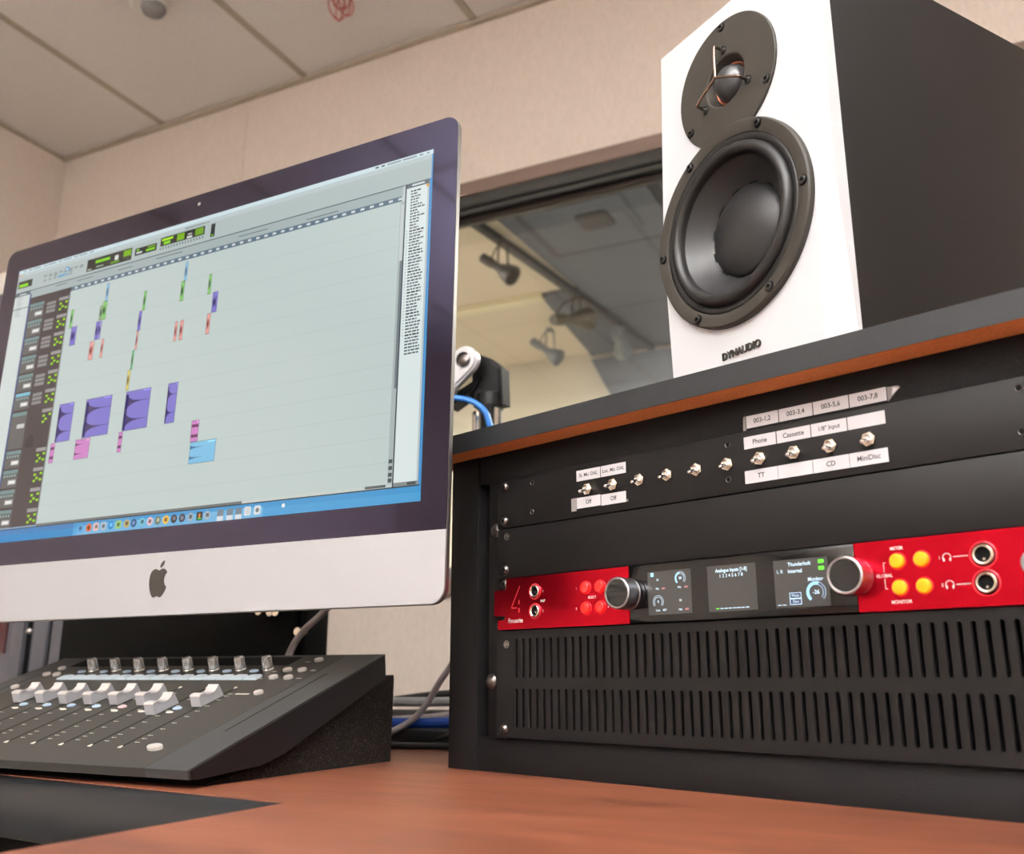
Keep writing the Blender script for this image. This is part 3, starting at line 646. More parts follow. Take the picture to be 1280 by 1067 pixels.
for k in range(12):
    a = 30*k+8
    b.flathe(0, 0, [(37.5, -15.7), (38.7, -14.65)], 'blk_void', 6, cap=False, a0=R(a), a1=R(a+13))
b.build('cone_slots', wf)
for k in range(6):
    a = R(60*k); u, v = 77*math.cos(a), 77*math.sin(a)
    MB().flathe(u, v, [(4.1, 5.7), (4.0, 6.2), (3.5, 6.1), (3.3, 5.9)], 'blk_void', 20, cap=False).flathe(u, v, [(3.3, 5.8), (3.1, 7.2), (2.6, 7.6), (1.5, 7.5), (1.4, 6.3)], 'rubber', 20, cap=False).flathe(u, v, [(1.45, 6.4), (0, 6.3)], 'blk_void', 10, cap=False).build('screw', wf)
# tweeter
tw = MB()
tu, tv = 4.0, 125.4
tw.flathe(tu, tv, [(54.6, -1), (54.6, 1.6), (54.0, 2.2), (53, 2.3), (22.6, 2.3), (21.4, 1.6), (18.4, -5.5), (17.6, -7)], 'plate', 96, cap=False)
tw = tw.build('tweeter', ls, ang=25)
MB().flathe(tu, tv, [(18.0, -7.0), (17.2, -4.6), (16.0, -4.8), (15.4, -6)], 'copper', 64, cap=False).flathe(tu, tv, [(15.6, -6), (14.6, -2.2), (11.8, 2.6), (8, 5.4), (4, 6.8), (0, 7.2)], 'dome', 64, cap=False).build('dome', tw, ang=60)
g = MB()
hub = (tu+.3, -13, tv-1.5)
for k in range(3):
    a = R(90-120*k); fu, fv = tu+28*math.cos(a), tv+28*math.sin(a)
    hu, hv = tu+25*math.cos(a), tv+25*math.sin(a)
    g.tube([(fu, -2, fv), (fu-.5*math.cos(a), -9.0, fv-.5*math.sin(a)), (hu, -12.2, hv), hub], 1.15, 'bronze', 10, 6)
    g.flathe(fu, fv, [(4.2, 2.2), (4.1, 2.9), (3.4, 3.0), (2.9, 2.5), (2.3, 3.4), (0, 4.0)], 'rubber', 20, cap=False)
g.build('guard', tw)
for a in (90.5, -29.5, -149.5):
    u, v = tu+49.8*math.cos(R(a)), tv+49.8*math.sin(R(a))
    MB().flathe(u, v, [(4.0, 2.3), (3.9, 2.6), (3.4, 2.5), (3.2, 2.3)], 'blk_void', 20, cap=False).flathe(u, v, [(3.2, 2.3), (3.0, 3.4), (2.5, 3.7), (1.4, 3.6), (1.3, 2.6)], 'rubber', 20, cap=False).flathe(u, v, [(1.35, 2.7), (0, 2.6)], 'blk_void', 10, cap=False).build('screw', tw)
MB().ftext('DYNAUDIO', 1.2, -103.4, .9, 8.3, 'plate', ext=.8, bold=.008, sx=.92).build('maker_lettering', ls)

# ================================================================== DESKTOP COMPUTER (frame origin: screen centre, millimetres)
pc = thing('desktop_computer', 'silver all-in-one desktop computer showing an audio editing window', 'computer', (-.7160, .6860, CAMZ+.3119), (R(-1.3), 0, R(-1.57)), scale=MM)
b = MB().prism(rrect(-325, 325, -254.5, 198, 14, 8), -5.5, 0, 'aluedge', X=FACE, bev=.6)
b.prism(rrect(-324.3, 324.3, -253.8, -193.6, (13.4, 13.4, 0, 0), 8), -.2, .25, 'alu', X=FACE)
n = 10; V = []; F = []                           # softly bulging back
for i in range(n+1):
    k = i/n; sc_ = 1-.93*k**1.6; dp = 5.5+42*(1-(1-k)**2.2)
    ring = rrect(-324*sc_, 324*sc_, -28-226*sc_, -28+225*sc_, 14*sc_, 6); V += [(x, dp, z) for x, z in ring]; L_ = len(ring)
for i in range(n):
    for j in range(L_): F.append((i*L_+j, i*L_+(j+1) % L_, (i+1)*L_+(j+1) % L_, (i+1)*L_+j))
F.append(tuple(range(n*L_, (n+1)*L_)))
b.quads(V, F, 'alu'); b.build('housing', pc)
MB().prism(rrect(-324.6, 324.6, -193.4, 197.6, (0, 0, 13.6, 13.6), 8), -.2, .4, 'bezel', X=FACE).build('front_glass', pc)
MB().flathe(-3, 186, [(2.1, .42), (1.9, .55), (0, .55)], 'gryplastic', 20, cap=False).build('webcam', pc)
# fruit emblem with a bite and a leaf
half = [(0, 11.6), (1.5, 12.2), (4.2, 13.2), (7.5, 12.8), (10.2, 11.0), (12.0, 7.6), (12.6, 3.2), (12.1, -2.0), (10.6, -7.2), (8.2, -11.6), (5.6, -14.2), (3.2, -14.4), (1.5, -13.6), (0, -13.2)]
right_ = [(0, 11.6), (1.5, 12.2), (4.2, 13.2), (7.2, 12.9), (9.6, 11.4), (11.2, 9.4)]
right_ += [(9.2, 7.0), (8.0, 4.2), (7.9, 1.2), (8.9, -1.8), (10.8, -4.0), (12.0, -4.9), (10.6, -8.4), (8.2, -11.9), (5.6, -14.2), (3.2, -14.4), (1.5, -13.6), (0, -13.2)]
lf = [(-x, y) for x, y in reversed(half[1:-1])]
ap = [(-1.2+x*.98, -222.6+y) for x, y in (right_+lf)]
b = MB().prism(ap[::-1], .2, .45, 'logo', X=FACE)
leaf = [(.6, 14.0), (.9, 16.6), (2.3, 19.0), (4.4, 20.6), (6.3, 21.2), (6.2, 18.8), (5.0, 16.4), (3.0, 14.6)]
b.prism([(-1.2+x, -222.6+y) for x, y in leaf][::-1], .2, .45, 'logo', X=FACE); b.build('emblem', pc)

# ---- what the screen shows (one mesh, millimetres)
scr = MB()
C = {}
def sc(c, k=1.):
    if (c, k) not in C: C[(c, k)] = screen(c, k)
    return C[(c, k)]
LAY = [0]
def q(x0, x1, y0, y1, c, lay, k=1.):
    h = .42+.03*lay
    scr.poly([(x0, y0, h), (x1, y0, h), (x1, y1, h), (x0, y1, h)], sc(c, k), FACE)
def qp(pts, c, lay, k=1.):
    h = .42+.03*lay
    t = bmesh.new(); f = t.faces.new([t.verts.new((x, y, h)) for x, y in pts]); bmesh.ops.recalc_face_normals(t, faces=[f])
    if f.normal.z < 0: f.normal_flip()
    bmesh.ops.triangulate(t, faces=[f]); scr.merge(t, sc(c, k), FACE)
LG = (196, 210, 208)
q(-298.4, 298.4, -168, 168, (60, 150, 208), 0)                            # desktop
q(-298.4, 298.4, -168, -160, (70, 160, 215), 1); q(-298.4, -135, -168, -150, (58, 128, 190), 1)
q(-298.4, 298.4, 163.4, 168, (206, 226, 232), 1)                          # menu bar
for k in range(14): q(-290+k*9, -290+k*9+5+2*(k % 3), 165, 166.4, (120, 140, 155), 2)
for x0, x1 in ((232, 236), (239, 243), (246, 262), (264, 280), (283, 287), (291, 294)): q(x0, x1, 164.8, 166.6, (70, 80, 90) if x0 < 244 else (140, 152, 160), 2)
q(-298.4, 297, -153.5, 163.4, (192, 204, 204), 1)                         # window
q(-298.4, 297, 158.6, 163.4, (186, 200, 202), 2)
for k, c in enumerate(((220, 90, 90), (225, 190, 80), (110, 190, 90))): q(-296+3.2*k, -294+3.2*k, 160, 162, c, 3)
q(-20, 16, 159.6, 161, (120, 132, 134), 3)
q(-298.4, 297, 138, 158.6, (176, 190, 190), 2)                            # tool bar
q(-298.4, 268, 137, 138, (60, 74, 82), 3)
def counter(x0, x1, y0, y1, lines):
    q(x0, x1, y0, y1, (36, 40, 36), 3)
    for (a, b_, c0, c1, c) in lines: q(a, b_, c0, c1, c, 4)
GRN = (130, 215, 30)
counter(-174, -100.5, 141, 156, [(-160, -136, 149, 152.5, GRN), (-128, -122, 146, 152, (220, 225, 220)), (-114, -102, 147, 154.5, (120, 180, 30)), (-134, -120, 143, 145, (110, 170, 30)), (-158, -146, 143.6, 145, (160, 190, 160)), (-172, -166, 142.4, 143.8, (190, 200, 190))])
counter(-95.5, -61.5, 144, 153, [(-93, -89, 149.5, 151.5, GRN), (-93, -84, 146, 148, (220, 225, 220)), (-76, -64, 150, 151.6, (120, 180, 40)), (-78, -64, 146, 148.6, GRN)])
counter(-56, 10, 146.6, 157, [(-54, -37, 152.6, 155.4, (165, 230, 40)), (-51, -41, 148, 151.6, GRN), (-31, -20, 148, 156, (120, 180, 30)), (-16, -8, 147.6, 150, (220, 225, 220)), (-15, -9, 151.6, 153, (200, 205, 200)), (-4, 8, 148, 156, (110, 165, 30))])
q(19, 25, 141, 156.4, (44, 48, 50), 3); q(21, 23, 142, 144, GRN, 4)
for k in range(16): q(-56+4.2*k, -54.4+4.2*k, 142.2, 145.2, (96, 108, 110), 3)
for k in range(8): q(-250+9*k, -244+9*k, 150-1.2*(k % 3), 153, (140, 154, 156), 3)
for k in range(6): q(-250+9*k, -244+9*k, 144, 147, (150, 162, 164), 3)
q(-212, -205, 149.6, 154.8, (70, 140, 195), 3); q(-210.5, -206.6, 151, 153.4, (190, 220, 235), 4); q(-224, -206, 144.4, 147.6, (100, 165, 205), 3)
q(-296, -270.5, 143.6, 153, (46, 50, 44), 3); q(-294, -278, 145, 149, (140, 220, 30), 4)
q(-270, 266, 127, 137, (164, 178, 180), 3)                                 # ruler block
for x0, x1, y in ((-225, -205, 134), (-188, -160, 133), (-120, -96, 132), (-60, -20, 133), (60, 100, 132), (150, 190, 130)): q(x0, x1, y-.5, y+.5, (96, 110, 114), 4)
q(-196, 265, 121.6, 127, (92, 114, 130), 4)
for k in range(42): q(-190+11*k, -185.4+11*k, 123.2, 125.6, (206, 216, 220), 5)
q(-196, 266, -150.5, 121.6, (190, 204, 202), 3)                            # edit area
for y in (97, 75, 51.5, 29, 7, -17.5, -40.5, -62, -85.5, -108, -131): q(-196, 266, y-.16, y+.16, (172, 187, 185), 4)
q(263.6, 268.6, -150.5, 121, (168, 180, 180), 4); q(264.4, 268, 60, 118, (196, 205, 205), 5); q(266, 268.6, -64, 60, (112, 124, 128), 5)
for y in (-130, -136, -142, -147): q(264, 268, y-2, y+1.4, (70, 80, 84), 6)
q(-196, 262, -153.5, -150.6, (196, 206, 202), 4); q(-196, 98, -153.5, -151, (104, 112, 112), 5); q(240, 262, -153, -150.6, (90, 98, 100), 5); q(-298.4, 297, -154.6, -153.5, (38, 48, 54), 5)
# clip list
q(268.6, 270, -153.5, 138, (50, 64, 74), 4); q(270, 295.2, 133, 138, (92, 106, 114), 4); q(276, 290, 134.6, 136.4, (214, 222, 224), 5); q(270, 293.4, -150, 133, (218, 230, 230), 4)
q(293.4, 295.4, -150, 133, (186, 198, 198), 4); q(295.4, 297, -153.5, 138, (66, 140, 200), 4); q(270, 295, -153.5, -150, (130, 140, 142), 5); q(284, 293, -153, -150.4, (70, 78, 80), 6); q(292, 295, 130, 133, (215, 160, 60), 6)
y = 130
for k in range(56):
    w_ = random.choice((8, 10, 11, 13, 16)) if k < 14 else random.choice((12, 14, 15, 16))
    if 14 <= k < 50: q(272, 273, y-1, y-.2, (120, 130, 134), 5)
    xx = 275
    while xx < 275+w_:
        d = random.choice((2.2, 3.2, 4.2)); q(xx, min(xx+d, 275+w_), y-1.5, y, (84, 92, 100) if k % 7 else (30, 34, 40), 5); xx += d+.7
    y -= 2.95
# track headers
q(-298.4, -270.5, 132.6, 137, (92, 106, 114), 4); q(-290, -278, 134, 135.6, (200, 210, 214), 5)
q(-298.4, -270.5, -152, 132.6, (206, 216, 214), 4); q(-298.4, -270.5, 115.6, 117, (132, 150, 160), 5)
for k in range(10): q(-294, -283-(k % 3), 130-2.6*k, 130.8-2.6*k, (150, 162, 164), 5)
q(-270.5, -268, -152, 133, (40, 70, 130), 5)
q(-268, -196, -152, 127, (62, 54, 58), 4); q(-197.6, -196, -152, 121, (130, 138, 136), 5)
rows = [119, 97, 75, 52, 29, 6.5, -17, -62.5, -85, -108, -131]
for i, y in enumerate(rows):
    if i == 6: continue
    hl = (120, 190, 215) if i == 5 else (110, 142, 142)
    for yy in ((y,) if i != 6 else (y, y-22)):
        q(-267.4, -240.5, yy-21, yy-.6, (92, 92, 92), 5)
        q(-266.4, -241.5, yy-4.6, yy-.8, hl, 6); q(-266.4, -241.5, yy-9.4, yy-5.2, (70, 86, 88), 6)
        for k in range(5): q(-265+4.6*k, -262.4+4.6*k, yy-8.8, yy-6, (150, 164, 164), 7)
        q(-256, -243, yy-17.4, yy-12.4, (198, 202, 202), 6); q(-254, -245, yy-16, yy-14, (236, 238, 236), 7)
    if i < 6:
        for k in range(3): q(-236, -220, y-6-5*k-1.8, y-6-5*k+2, (136, 136, 136), 5)
    q(-215, -198.4, y-6, y-2, (150, 150, 150), 5)
    for (dx, dy) in ((-213, -10), (-203, -9), (-209, -14), (-213, -17), (-203, -16)): q(dx, dx+4, y+dy-1.4, y+dy+1.2, (150, 215, 20), 6)
y = -17
q(-267.4, -240.5, y-44, y-.6, (92, 92, 92), 5); q(-266.4, -241.5, y-5, y-.8, (110, 142, 142), 6); q(-256, -243, y-20, y-15, (198, 202, 202), 6)
q(-215, -198.4, y-6, y-2, (150, 150, 150), 5)
for (dx, dy) in ((-213, -10), (-203, -9), (-209, -14), (-213, -17)): q(dx, dx+4, y+dy-1.4, y+dy+1.2, (150, 215, 20), 6)
qp([(-236, -62), (-222, -62), (-222, -52), (-228, -46), (-236, -52)], (40, 38, 44), 5)
# clips with waveforms
def clip(x0, x1, y0, y1, c, dark, wav='mid', hd=True):
    q(x0, x1, y0, y1, tuple(int(v*.45) for v in c), 5); q(x0+.35, x1-.35, y0+.4, y1-.4, c, 6)
    if wav == 'mid':
        n = 7; m = (y0+y1)/2; w_ = (x1-x0)*.5
        L1 = [(x0+w_*.25+w_*i/n*1.2, m+(y1-y0)*.28*abs(math.sin(i*2.3+x0))) for i in range(n+1)]
        qp(L1+[(a, 2*m-b_) for a, b_ in reversed(L1)], dark, 7)
    if wav == 'decay':
        for m, a in ((y0+(y1-y0)*.72, (y1-y0)*.25), (y0+(y1-y0)*.26, (y1-y0)*.25)):
            L1 = [(x0+.4+(x1-x0-.8)*i/14, m+.15+a*math.exp(-i/14*(5.5 if x1-x0 > 20 else 7.))*(1 if i else .9)) for i in range(15)]
            qp(L1+[(p, 2*m-v) for p, v in reversed(L1)], dark, 7)
        q(x0+.4, x0+(x1-x0)*.12, y0+1, y1-3.4, dark, 7)
    if wav == 'two':
        for m in (y0+(y1-y0)*.74, y0+(y1-y0)*.27):
            w_ = (x1-x0)
            L1 = [(x0+.6+(w_-1.2)*i/8, m+.2+(y1-y0)*.09*abs(math.cos(i*1.9))) for i in range(9)] if w_ < 12 else [(x0+.6+w_*.5*i/8, m+.1+(y1-y0)*.09*math.exp(-i*.45)) for i in range(9)]
            qp(L1+[(p, 2*m-v) for p, v in reversed(L1)], dark, 7)
    if hd and x1-x0 > 5:
        q(x0+.8, x1-1, y1-2.6, y1-.8, tuple(min(255, int(v*1.1+20)) for v in c), 7)
        xx = x0+1.2
        while xx < x0+(x1-x0)*.7: q(xx, xx+1.4, y1-2.2, y1-1.2, dark, 8); xx += 2.1
PUR, PDK = (122, 115, 203), (48, 40, 100); GN, GD = (130, 200, 110), (40, 78, 46); PK, PD = (226, 158, 150), (130, 52, 54); MG, MD = (206, 128, 196), (96, 36, 84); BL, BD = (128, 190, 225), (50, 96, 140)
clip(-190, -185.6, 74, 97, GN, GD); clip(-185.4, -176, 52, 75, PUR, PDK)
clip(-134.4, -130.6, 97, 119, BL, BD); clip(-141, -136, 75, 93, (140, 165, 130), GD); clip(-137, -130, 75, 97, GN, GD); clip(-144, -139, 52, 74, PUR, PDK); clip(-139, -134.6, 52, 74, (150, 145, 215), PDK); clip(-150, -142.6, 29, 51, PK, PD); clip(-131, -127, 29, 51, PK, PD)
clip(-72, -68, 74, 97, GN, GD); clip(-76, -71.4, 51, 74, PUR, PDK); clip(-76, -73, 29, 51, PK, PD); clip(-79, -76, 7, 29, (90, 180, 120), (30, 90, 50)); clip(-82, -77.6, -16, 7, (216, 205, 110), (110, 96, 30))
clip(-13, -9, 97, 119, BL, BD); clip(-16, -10.8, 74, 97, GN, GD); clip(-18.6, -14.6, 29, 51.5, PK, PD); clip(-11, -6, 29, 51.5, PK, PD)
clip(24, 28, 74, 97, GN, GD); clip(32, 39.4, 52, 75, PUR, PDK); clip(27, 32, 29, 52, PK, PD)
clip(-186, -161.6, -61.6, -17.4, PUR, PDK, 'decay'); clip(-142, -101.4, -61.6, -17.6, PUR, PDK, 'decay'); clip(-80, -43, -61.4, -17.6, PUR, PDK, 'decay'); clip(-18, -4, -61, -17.4, PUR, PDK, 'decay')
clip(-191.4, -184, -84.4, -62, MG, MD, 'two'); clip(-150.6, -127.6, -84.6, -62.4, MG, MD, 'two'); clip(-83.6, -77.6, -84, -62, MG, MD, 'two'); clip(21.4, 31.6, -85, -62.6, MG, MD, 'two'); clip(22.4, 57, -107.6, -85, (120, 190, 228), (50, 110, 160), 'two')
# dock
qp(rrect(-129, 124.6, -168, -158.4, 1, 2), (110, 180, 222), 2)
ic = [(80, 160, 220), (225, 110, 60), (225, 190, 185), (170, 190, 205), (30, 130, 200), (150, 200, 120), (190, 170, 110), (30, 80, 130), (110, 190, 215), (225, 190, 200), (110, 120, 100), (240, 190, 70), (50, 50, 60), (50, 55, 70), (150, 175, 190), (30, 36, 32), (160, 180, 195), (110, 130, 145), (110, 130, 145), (110, 130, 145), (220, 226, 228), (214, 224, 230)]
icx = [-124, -111, -100, -89, -78, -67, -55, -45, -33, -22, -11, 0, 11, 22, 33, 45, 55, 72, 84, 95, 106, 118]
for k, (x_, c) in enumerate(zip(icx, ic)):
    if k in (0, 2, 3, 5, 15, 17, 18, 19, 20, 21): qp(rrect(x_-4, x_+4, -165.4, -157, 1.2, 3), c, 3)
    else: qp(arc(x_, -161.2, 4.3, 0, 345, 18), c, 3)
    c2 = tuple(min(255, v+70) for v in c) if sum(c) < 380 else tuple(int(v*.55) for v in c)
    if k in (17, 18, 19): q(x_-4, x_+4, -168, -163.4, (214, 224, 230), 4)
    elif k == 20: [q(x_-2.6, x_+2.6, -159.2-1.5*i, -158.6-1.5*i, (170, 176, 180), 4) for i in range(4)]
    elif k == 15: q(x_-2.4, x_+2.4, -164.4, -162.8, (60, 190, 60), 4); q(x_-1, x_+1, -162.8, -159, (225, 140, 40), 4)
    elif k % 2: qp(arc(x_, -161.2, 2.2, 0, 330, 11), c2, 4)
    else: q(x_-1.6, x_+2.2, -162.6, -159, c2, 4)
qp(arc(149, -159.4, 2, 0, 330, 11), (235, 240, 240), 3)
scr.build('screen', pc)

# ================================================================== MONITOR ARM behind the shelf
t = thing('monitor_arm', 'silver and black monitor arm on a chrome pole behind the shelf', 'monitor arm', (-.601, 1.15, DESK))
zc = CAMZ-DESK
MB().lathe([(.045, 0), (.045, .008), (.03, .016), (0, .016)], 'armblk', None, 32).build('base_clamp', t)
MB().rod((0, 0, .01), (0, 0, zc+.386), .0165, 'chrome', 32).box(-.006, .012, -.0182, -.012, .03, zc+.372, 'armblk').build('pole', t)
MB().rod((-.028, .02, .01), (-.028, .02, zc+.372), .010, 'chrome', 24).build('second_pole', t)
h = MB().prism([(-.026, -.012), (.021, -.012), (.019, .042), (.004, .056), (-.02, .068), (-.03, .05)], -.022, .006, 'armblk', X=Matrix.Translation((0, 0, zc+.386)) @ FACE, bev=.004)
h.rod((0, 0, zc+.368), (0, 0, zc+.39), .0185, 'armblk', 28); h.prism([(-.062, -.010), (-.02, .012), (-.01, .03), (-.05, .012)], -.016, .014, 'armblk', X=Matrix.Translation((0, 0, zc+.386)) @ FACE, bev=.003); h.build('hinge', t)
k = MB().prism(arc(-.026, .05, .021, -40, 150, 14)+[(-.075, .045), (-.075, -.006), (-.046, .006)], 0, .012, 'armsil', X=Matrix.Translation((0, -.022, zc+.386)) @ FACE, bev=.003)
k.flathe(0, 0, [], 'armsil') if False else None
k.lathe([(.011, .0), (.011, .003), (.0095, .004), (.009, .001), (.006, .002), (0, .003)], 'dsteel', Matrix.Translation((-.0255, -.034, zc+.436)) @ FACE, 24, cap=False)
k.build('bracket', t)
MB().tube([(-.055, -.02, zc+.405), (-.10, -.12, zc+.38), (-.115, -.30, zc+.33), (-.117, -.37, zc+.31)], .02, 'armsil', 14, 6).build('beam', t)
MB().box(-.175, -.055, -.413, -.37, zc+.25, zc+.37, 'armblk', .004).build('mount_plate', t)

# ================================================================== CABLES
def cable(pts, r, m, label, name='cable', dz=CAMZ):
    return tag(MB().tube([(x, y, dz+z) for x, y, z in pts], r, m, 10, 8).build(name), label, 'cable')
cable([(-.70, 1.095, .37), (-.66, 1.10, .3795), (-.622, 1.112, .376), (-.598, 1.118, .362), (-.588, 1.122, .34), (-.585, 1.125, .30), (-.585, 1.13, .05), (-.585, 1.14, -.0747)], .0042, 'blucable', 'bright blue cable looping around the monitor arm pole')
cable([(-.66, .90, .16), (-.70, .95, .102), (-.735, .965, .078), (-.765, .965, .055), (-.783, .965, .03), (-.79, .95, -.02), (-.80, .93, -.0738)], .0042, 'grycable', 'grey cable dropping from the computer chin to the control surface')
cable([(-.51, 1.01, .10), (-.55, 1.0, .05), (-.57, 1.0, .018), (-.588, 1.0, -.005), (-.604, .998, -.030), (-.622, .99, -.050), (-.652, .97, -.066), (-.70, .95, -.0738)], .0038, 'grycable', 'grey cable sloping down beside the rack side panel')
cable([(-.50, 1.06, -.02), (-.56, 1.055, -.033), (-.61, 1.05, -.046), (-.68, 1.05, -.052), (-.78, 1.05, -.06)], .0058, 'grycable', 'thick grey cable rising behind the sloping cable')
cable([(-.50, 1.10, -.03), (-.57, 1.105, -.029), (-.66, 1.105, -.030), (-.74, 1.10, -.032), (-.8, 1.1, -.045)], .006, 'whtcable', 'pale grey cable lying level against the wall gap')
cable([(-.49, 1.02, -.045), (-.57, 1.01, -.050), (-.62, 1.0, -.0515), (-.70, 1.0, -.0518)], .006, 'dkblucable', 'dark blue cable lying on the cable pile')
cable([(-.49, 1.08, -.012), (-.57, 1.075, -.034), (-.63, 1.07, -.046), (-.72, 1.07, -.05)], .005, 'rubblk', 'black cable crossing the gap above the thick grey cable')
cable([(-.49, 1.20, -.012), (-.60, 1.205, -.018), (-.70, 1.195, -.022), (-.80, 1.16, -.035)], .005, 'rubblk', 'black cable along the top of the cable pile')
cable([(-.50, .995, -.045), (-.56, .985, -.062), (-.60, .99, -.07), (-.66, .985, -.0735)], .003, 'rubblk', 'thin black cable hanging over the blue cable')
cable([(-.50, .965, -.0738), (-.56, .975, -.0735), (-.62, .955, -.0737), (-.68, .96, -.0735)], .0035, 'rubblk', 'black cable lying along the front of the power strip')
tag(MB().box(-.74, -.50, .985, 1.06, DESK, DESK+.0195, 'rubblk', .004).build('power_strip'), 'black power strip lying under the cable pile on the desk', 'power strip')
tag(MB().box(-.80, -.66, 1.07, 1.17, DESK, DESK+.036, 'rubblk', .004).build('power_supply'), 'black power supply box under the pale grey cable', 'power supply')

# ================================================================== CONTROL SURFACE ON ITS FOAM WEDGE (millimetres; x to the left is negative, y up the slope)
TILT = 19.61
cs = thing('control_surface', 'charcoal eight-fader audio control surface with silver fader caps', 'control surface', (-.531, .5474, DESK+.013), (R(TILT), 0, R(-1.1)), scale=MM)
def sideprof(x0, x1, m, b, inset=0.):
    pf = [(0, 0), (0, -7), (6, -9), (40, -18), (72, -27), (100, -29.5), (254, -21), (259, 0)]
    b.prism([(y, z) for y, z in pf], x0, x1, m, X=Matrix(((0, 0, 1, 0), (1, 0, 0, 0), (0, 1, 0, 0), (0, 0, 0, 1))), bev=.0)
b = MB(); sideprof(-410, -44, 'csbody', b); b.box(-409, -95, 229, 253, -.5, .25, 'blk_void'); body_mb = b
for x0, x1 in ((-43.6, 0), (-456, -410.4)):
    b = MB(); sideprof(x0, x1, 'csrail', b)
    pf = [(2, -1.5), (2, -7), (7, -10), (40, -19), (72, -28), (100, -30.5), (253, -22), (257, -1.5)]
    xs = (x1-.01, x1+.6) if x1 == 0 else (x0-.6, x0+.01)
    b.prism(pf, xs[0], xs[1], 'csside', X=Matrix(((0, 0, 1, 0), (1, 0, 0, 0), (0, 1, 0, 0), (0, 0, 0, 1))))
    lx = -29 if x1 == 0 else -427
    b.box(lx-.5, lx+.5, 70, 205, -.2, .15, 'blk_void'); b.build('side_rail', cs)
    # groove between rail and body
sl = ink = body_mb
FW = [-350.5+35*k for k in range(8)]
fs = [120, 119.8, 118.5, 118, 118, 118, 96.4, 116.4]
def oval(b, x_, y_, rx, ry, h, m): b.prism([(x_+rx*math.cos(R(a)), y_+ry*math.sin(R(a))) for a in range(0, 360, 20)], 0, h, m, bev=min(.5, h*.4))
for k, x_ in enumerate(FW):
    sl.box(x_-.75, x_+.75, 36, 162, -.1, .12, 'blk_void')
    for e, s_ in ((31.5, -1), (165.2, 1)):
        sl.prism([(x_-1.8, e), (x_+1.8, e), (x_+1.2, e+2.2), (x_, e+4), (x_-1.2, e+2.2)] if s_ < 0 else [(x_-1.6, e+2), (x_, e-1.5), (x_+1.6, e+2), (x_, e+3)], 0, .7, 'cream', bev=.2)
    for y_ in (43.4, 50.6, 57.2, 70.3, 83.2, 97.5, 109.8, 121.6, 136.2, 145.5, 151): ink.box(x_+5, x_+7.6, y_-.5, y_+.5, 0, .06, 'cream'); ink.box(x_+8.4, x_+10.2, y_-.4, y_+.4, 0, .06, 'cream')
    # fader cap
    y0 = fs[k]
    pf = [(0, 1), (0, 10.2), (1, 11.2), (3.8, 11.6), (6.4, 11.2), (9, 9.4), (13, 8.2), (18, 8.4), (21.6, 10.2), (23.4, 12.4), (24.6, 12.4), (26, 9.5), (28.5, 1)]
    Xp = Matrix(((0, 0, 1, x_), (1, 0, 0, y0), (0, 1, 0, 0), (0, 0, 0, 1)))
    fb = MB().prism(pf, -5.6, 5.6, 'faderbody', X=Xp); fb.box(x_-.6, x_+.6, y0+8, y0+20, -2, 1.5, 'blk_void')
    fo = fb.build('fader', cs)
    tp = MB(); top = pf[1:11]
    V = [(x_-5.9, y0+y_, z_+.35) for y_, z_ in top]+[(x_+5.9, y0+y_, z_+.35) for y_, z_ in top]+[(x_-5.9, y0+y_, z_-.6) for y_, z_ in top]+[(x_+5.9, y0+y_, z_-.6) for y_, z_ in top]
    n_ = len(top); F = []
    for i in range(n_-1): F += [(i, i+1, n_+i+1, n_+i), (2*n_+i, 2*n_+i+1, i+1, i), (n_+i, n_+i+1, 3*n_+i+1, 3*n_+i)]
    F += [(0, n_, 3*n_, 2*n_), (n_-1, 2*n_-1, 4*n_-1, 3*n_-1)]
    tp.quads(V, F, 'fader'); tp.box(x_-4.2, x_+4.2, y0-.25, y0+.4, 2.0, 8.4, 'faderbody', .15, 1)
    for i in range(4): tp.box(x_-4.5, x_+4.5, y0+11+1.6*i, y0+11.5+1.6*i, 8.3, 8.9, 'faderbody')
    tp.build('fader_cap', fo)
    # touch button beside the fader, small amber oval
    oval(sl, x_+13, 119.5, 4.2, 3.0, 0, 'btnblue') if False else None
    if k != 7:
        bo = MB(); oval(bo, x_+14, 117.0-.4*k, 5.0, 3.1, 1.2, 'btnpink' if k == 4 else 'btnblue'); bo.build('button', cs)
        bo = MB(); oval(bo, x_+14, 107.8-.4*k, 4.2, 1.6, .8, 'cream'); bo.build('button', cs)
    # encoder, two ovals, pale blue keys
    kb = MB(); Tk = Matrix.Translation((x_-2, 214.4, 0))
    kb.lathe([(5.6, 0), (5.6, 1.2), (5.0, 2), (4.7, 10), (4.4, 13.4), (3.7, 14.2), (0, 14.4)], 'csknob', Tk, 20, cap=False)
    for a in range(0, 360, 30): kb.box(4.4, 5.1, -.45, .45, 2, 12.5, 'csknob', X=Tk @ Matrix.Rotation(R(a), 4, 'Z'))
    kb.build('encoder_knob', cs)
    bo = MB(); oval(bo, x_-17, 211, 5.4, 3.2, 1.4, 'btnblue'); bo.build('button', cs)
    bo = MB(); oval(bo, x_-8.8, 218.5, 3.4, 3.0, 1.4, 'btnblue'); bo.build('button', cs)
    for d in (-19.5, -2.0):
        bo = MB(); bo.prism(rrect(x_+d-8.2, x_+d+8.2, 187, 199.5, (1, 1, 5, 5), 5), 0, 1.6, 'btnice', bev=.5); bo.build('key', cs)
for (x_, y_) in ((-66, 240.9), (-82, 212.5), (-64.1, 212.4), (-82.3, 192.4), (-64.1, 191.7), (-65.9, 152.7), (-412.2, 221.3), (-413.5, 202.7), (-396.1, 201.8), (-412.6, 163.1)):
    bo = MB(); oval(bo, x_, y_, 4.6, 4.0, 2.6, 'btnsil'); bo.build('button', cs)
